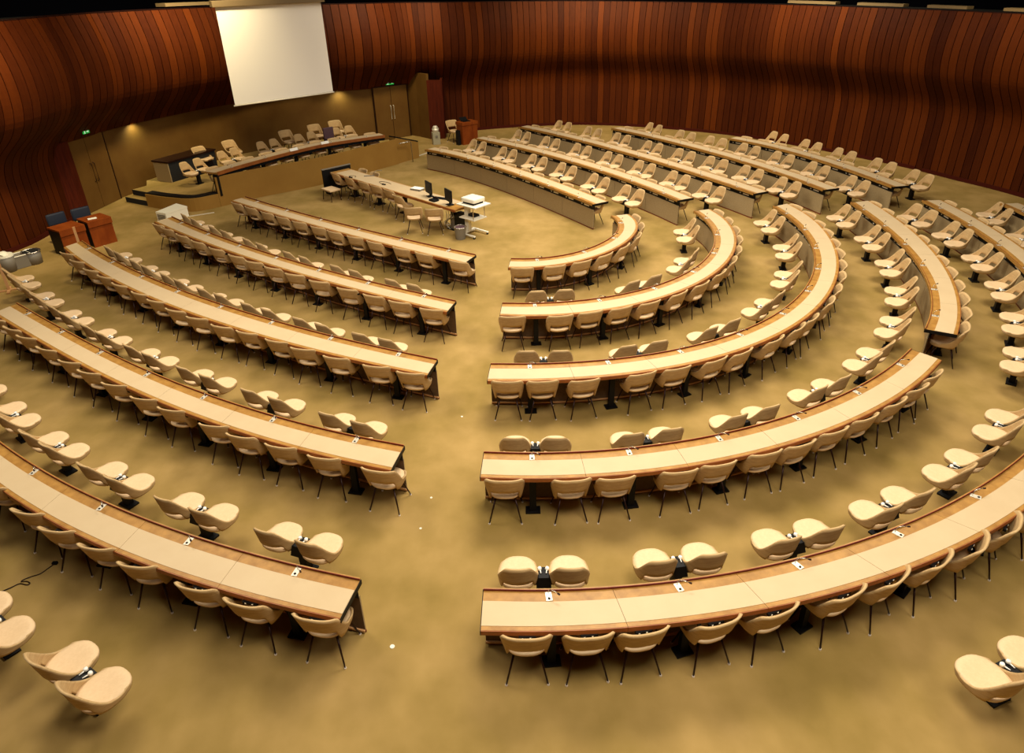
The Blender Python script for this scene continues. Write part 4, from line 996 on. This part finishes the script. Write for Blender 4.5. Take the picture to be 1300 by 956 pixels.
# bins and crates by the left wall
p = at(13, 344, 0)
t = empty('waste_bin', (p.x, p.y, 0), 0, label='round grey waste bin with white liner by the left wall', cat='bin')
bm = bmesh.new(); cyl(bm, (0, 0, 0), (0, 0, .42), .17, .20, 20); obj('body', bm, 'bin', t, True)
bm = bmesh.new(); cyl(bm, (0, 0, .40), (0, 0, .45), .205, .19, 20); cyl(bm, (0, 0, .45), (.03, .02, .52), .15, .05, 10); obj('liner', bm, 'white', t)
p = at(29, 338, 0)
t = empty('storage_crate', (p.x, p.y, 0), .9, label='grey crate with pale rim between the two bins by the left wall', cat='crate')
bm = bmesh.new(); box(bm, -.22, .22, -.17, .17, 0, .32, .02); obj('body', bm, 'bin', t)
bm = bmesh.new(); tube(bm, [(-.22, -.17, .33), (.22, -.17, .33), (.22, .17, .33), (-.22, .17, .33), (-.22, -.17, .33)], .015); obj('rim', bm, 'white', t)
p = at(44, 334, 0)
t = empty('storage_drum', (p.x, p.y, 0), 0, label='open grey drum right of the crate by the left wall', cat='bin')
bm = bmesh.new(); cyl(bm, (0, 0, 0), (0, 0, .33), .20, .22, 20, True); obj('body', bm, 'bin', t, True)
bm = bmesh.new(); tube(bm, [(.225 * math.cos(k * math.pi / 10), .225 * math.sin(k * math.pi / 10), .335) for k in range(21)], .014); obj('rim', bm, 'chrome', t)
bm = bmesh.new(); cyl(bm, (0, .0, .33), (0, 0, .336), .19, .19, 20); obj('dark_interior', bm, 'dark', t)

# long white box near the podium steps
A1, B1, C1, D1 = [at(x, y, .32).xy for x, y in ((197.5, 269), (210, 271), (237, 262), (223.5, 258.4))]
t = empty('white_chest', (B1.x, B1.y, 0), 0, label='long low white chest with slatted end near the podium steps', cat='chest')
rel = [tuple(v - B1) for v in (A1, B1, C1, D1)]
bm = bmesh.new(); prism(bm, rel, 0, .27); obj('body', bm, 'white', t)
gr = [(x * 1.02, y * 1.02) for x, y in rel]
bm = bmesh.new(); prism(bm, gr, .275, .32); obj('lid', bm, 'white', t)
bm = bmesh.new(); av = Vector(rel[0]); bv = Vector(rel[1]); nn = (bv - Vector(rel[2])).normalized() * .012
for k in range(6):
    prism(bm, [tuple(av.lerp(bv, .1)), tuple(av.lerp(bv, .9)), tuple(av.lerp(bv, .9) + nn), tuple(av.lerp(bv, .1) + nn)], .03 + k * .04, .05 + k * .04)
obj('vent_slats', bm, 'bin', t)

# loose cable and floor outlets in the carpet
pts = [at(x, y, .008) for x, y in ((-40, 770), (0, 752), (14, 746), (25, 741), (34, 742.5), (38, 740.5), (34, 738), (27, 738.5), (30, 736), (40, 732), (51, 728.5), (62, 721), (70, 715.5))]
pts = [Vector((p.x, p.y, .009)) for p in cr([p.xy for p in pts], 60)]
bm = bmesh.new(); tube(bm, pts, .006); cb = obj('loose_cable', bm, 'leg', None, True); tag(cb, 'thin dark cable with a loop lying on the carpet at the left edge', 'cable')
p = pts[-1]; bm = bmesh.new(); box(bm, p.x - .03, p.x + .03, p.y - .02, p.y + .02, 0.0, .035, .006); obj('plug', bm, 'black', cb)
for px, py, lab in ((498, 821, 'round white floor outlet right of the nearest left table end'), (534, 671, 'small pale floor outlet in the centre aisle, nearest of the aisle pair'), (547.5, 632, 'small pale floor outlet in the centre aisle, level with the fourth tables'), (586.5, 529, 'small pale floor outlet in the centre aisle beside the third horseshoe table')):
    p = at(px, py, 0); bm = bmesh.new(); r_ = .028 if py > 800 else .018; cyl(bm, (0, 0, 0), (0, 0, .006), r_, r_ * .9, 16); o = obj('floor_outlet', bm, 'white'); o.location = (p.x, p.y, 0.0005); tag(o, lab, 'outlet', 'floor outlets')
# flat cable cover on the floor by the second far table and at the chest
for a_, b_, lab in (((520, 202), (546, 193), 'pale flat cable cover on the floor right of the podium'), ((240, 275), (272, 270), 'pale flat cable cover on the floor beside the white chest')):
    p, q_ = at(*a_, 0), at(*b_, 0); dv = (q_ - p).xy.normalized(); nv = Vector((-dv.y, dv.x)) * .04
    bm = bmesh.new(); prism(bm, [tuple(p.xy - nv), tuple(q_.xy - nv), tuple(q_.xy + nv), tuple(p.xy + nv)], .0005, .012)
    tag(obj('cable_cover', bm, 'plate'), lab, 'cable cover', 'cable covers')

# gallery desks along the rail (pale tops) and thin lamps behind
def gdesk(px0, px1, label):
    """pale desk top behind the rail between two bearings read from the photograph"""
    def idx(px):
        best, bi = 1e9, 0
        for i in range(nr):
            p = ring[i] + NRM[i] * .95
            v = Vector((p.x, p.y, 5.7 - CAM_Z)); dz = v.dot(fwd)
            if dz < 5: continue
            x = CX + F_PX * v.dot(rgt) / dz
            if abs(x - px) < best: best, bi = abs(x - px), i
        return bi
    i0, i1 = idx(px0), idx(px1)
    ids = list(range(min(i0, i1), max(i0, i1) + 1))
    if len(ids) < 2 or len(ids) > 60: return
    o = ring_box('gallery_desk', .55, 1.02, 5.66, 5.76, 'pale', ids)
    tag(o, label, 'desk', 'pale desk tops along the gallery rail')
gdesk(207, 272, 'pale gallery desk top above the wall, left of the screen')
gdesk(1000, 1057, 'pale gallery desk top at upper right, leftmost of four')
gdesk(1082, 1146, 'pale gallery desk top at upper right, second of four')
gdesk(1170, 1228, 'pale gallery desk top at upper right, third of four')
gdesk(1266, 1330, 'pale gallery desk top at the upper right corner')

# ------------------------------------------------------------------ lights
def area(name, loc, size, power, col, target=None, spread=math.pi, shape='DISK'):
    l = bpy.data.lights.new(name, 'AREA'); l.shape = shape; l.size = size; l.energy = power; l.color = col; l.spread = spread
    o = bpy.data.objects.new(name, l); COL.objects.link(o); o.location = loc
    d = (Vector(target) - Vector(loc)) if target else Vector((0, 0, -1))
    o.rotation_euler = d.to_track_quat('-Z', 'Y').to_euler(); return o
EXPO = 0
WARM = (1, .92, .76)
LP = [(1.5, 20, 1150, 6), (1.5, 11, 850, 4), (8, 13, 620, 4), (-7, 10.5, 700, 4), (-6, 4, 90, 4), (8.5, 3.5, 330, 4), (7, 26, 600, 4), (-5, 26, 180, 4), (1.5, 3.0, 680, 4)]
for x, y, pw, sz in LP:
    area('ceiling_light', (x, y, 9.3), sz, pw * .8, WARM, spread=R(150))
for x, y, tx, ty, pw in ((3.3, 27.5, 4.2, 32.3, 190), (-3.2, 27.0, -4.6, 31.0, 130), (8.8, 24.5, 11.4, 28.0, 120), (-8.5, 22.5, -11.5, 25.5, 190), (11.5, 19, 15, 21.5, 60), (-9.5, 16, -12.5, 17.5, 150)):
    area('added_wall_wash', (x, y, 9.0), 1.0, pw * 1.5, (1, .84, .5), target=(tx, ty, 5.4), spread=R(90))  # unseen area lamps added to brighten the upper wall
def spot(loc, target, power, ang, blend=.6):
    l = bpy.data.lights.new('downlight', 'SPOT'); l.energy = power; l.color = (.9, .95, .6); l.spot_size = R(ang); l.spot_blend = blend; l.shadow_soft_size = .04
    o = bpy.data.objects.new('downlight', l); COL.objects.link(o); o.location = loc
    o.rotation_euler = (Vector(target) - Vector(loc)).to_track_quat('-Z', 'Y').to_euler()
spot((-12.68, 24.25, 2.28), (-12.95, 24.35, 1.0), 55, 140, 1)
spot((-7.0, 30.5, 2.28), (-7.15, 30.85, 1.0), 55, 140, 1)

w = bpy.data.worlds.new('world'); SC.world = w; w.use_nodes = True
w.node_tree.nodes['Background'].inputs[0].default_value = (1, .75, .5, 1)
w.node_tree.nodes['Background'].inputs[1].default_value = .02
SC.view_settings.view_transform = 'Standard'; SC.view_settings.look = 'None'
SC.view_settings.gamma = 1; SC.view_settings.use_curve_mapping = False
SC.view_settings.exposure = EXPO
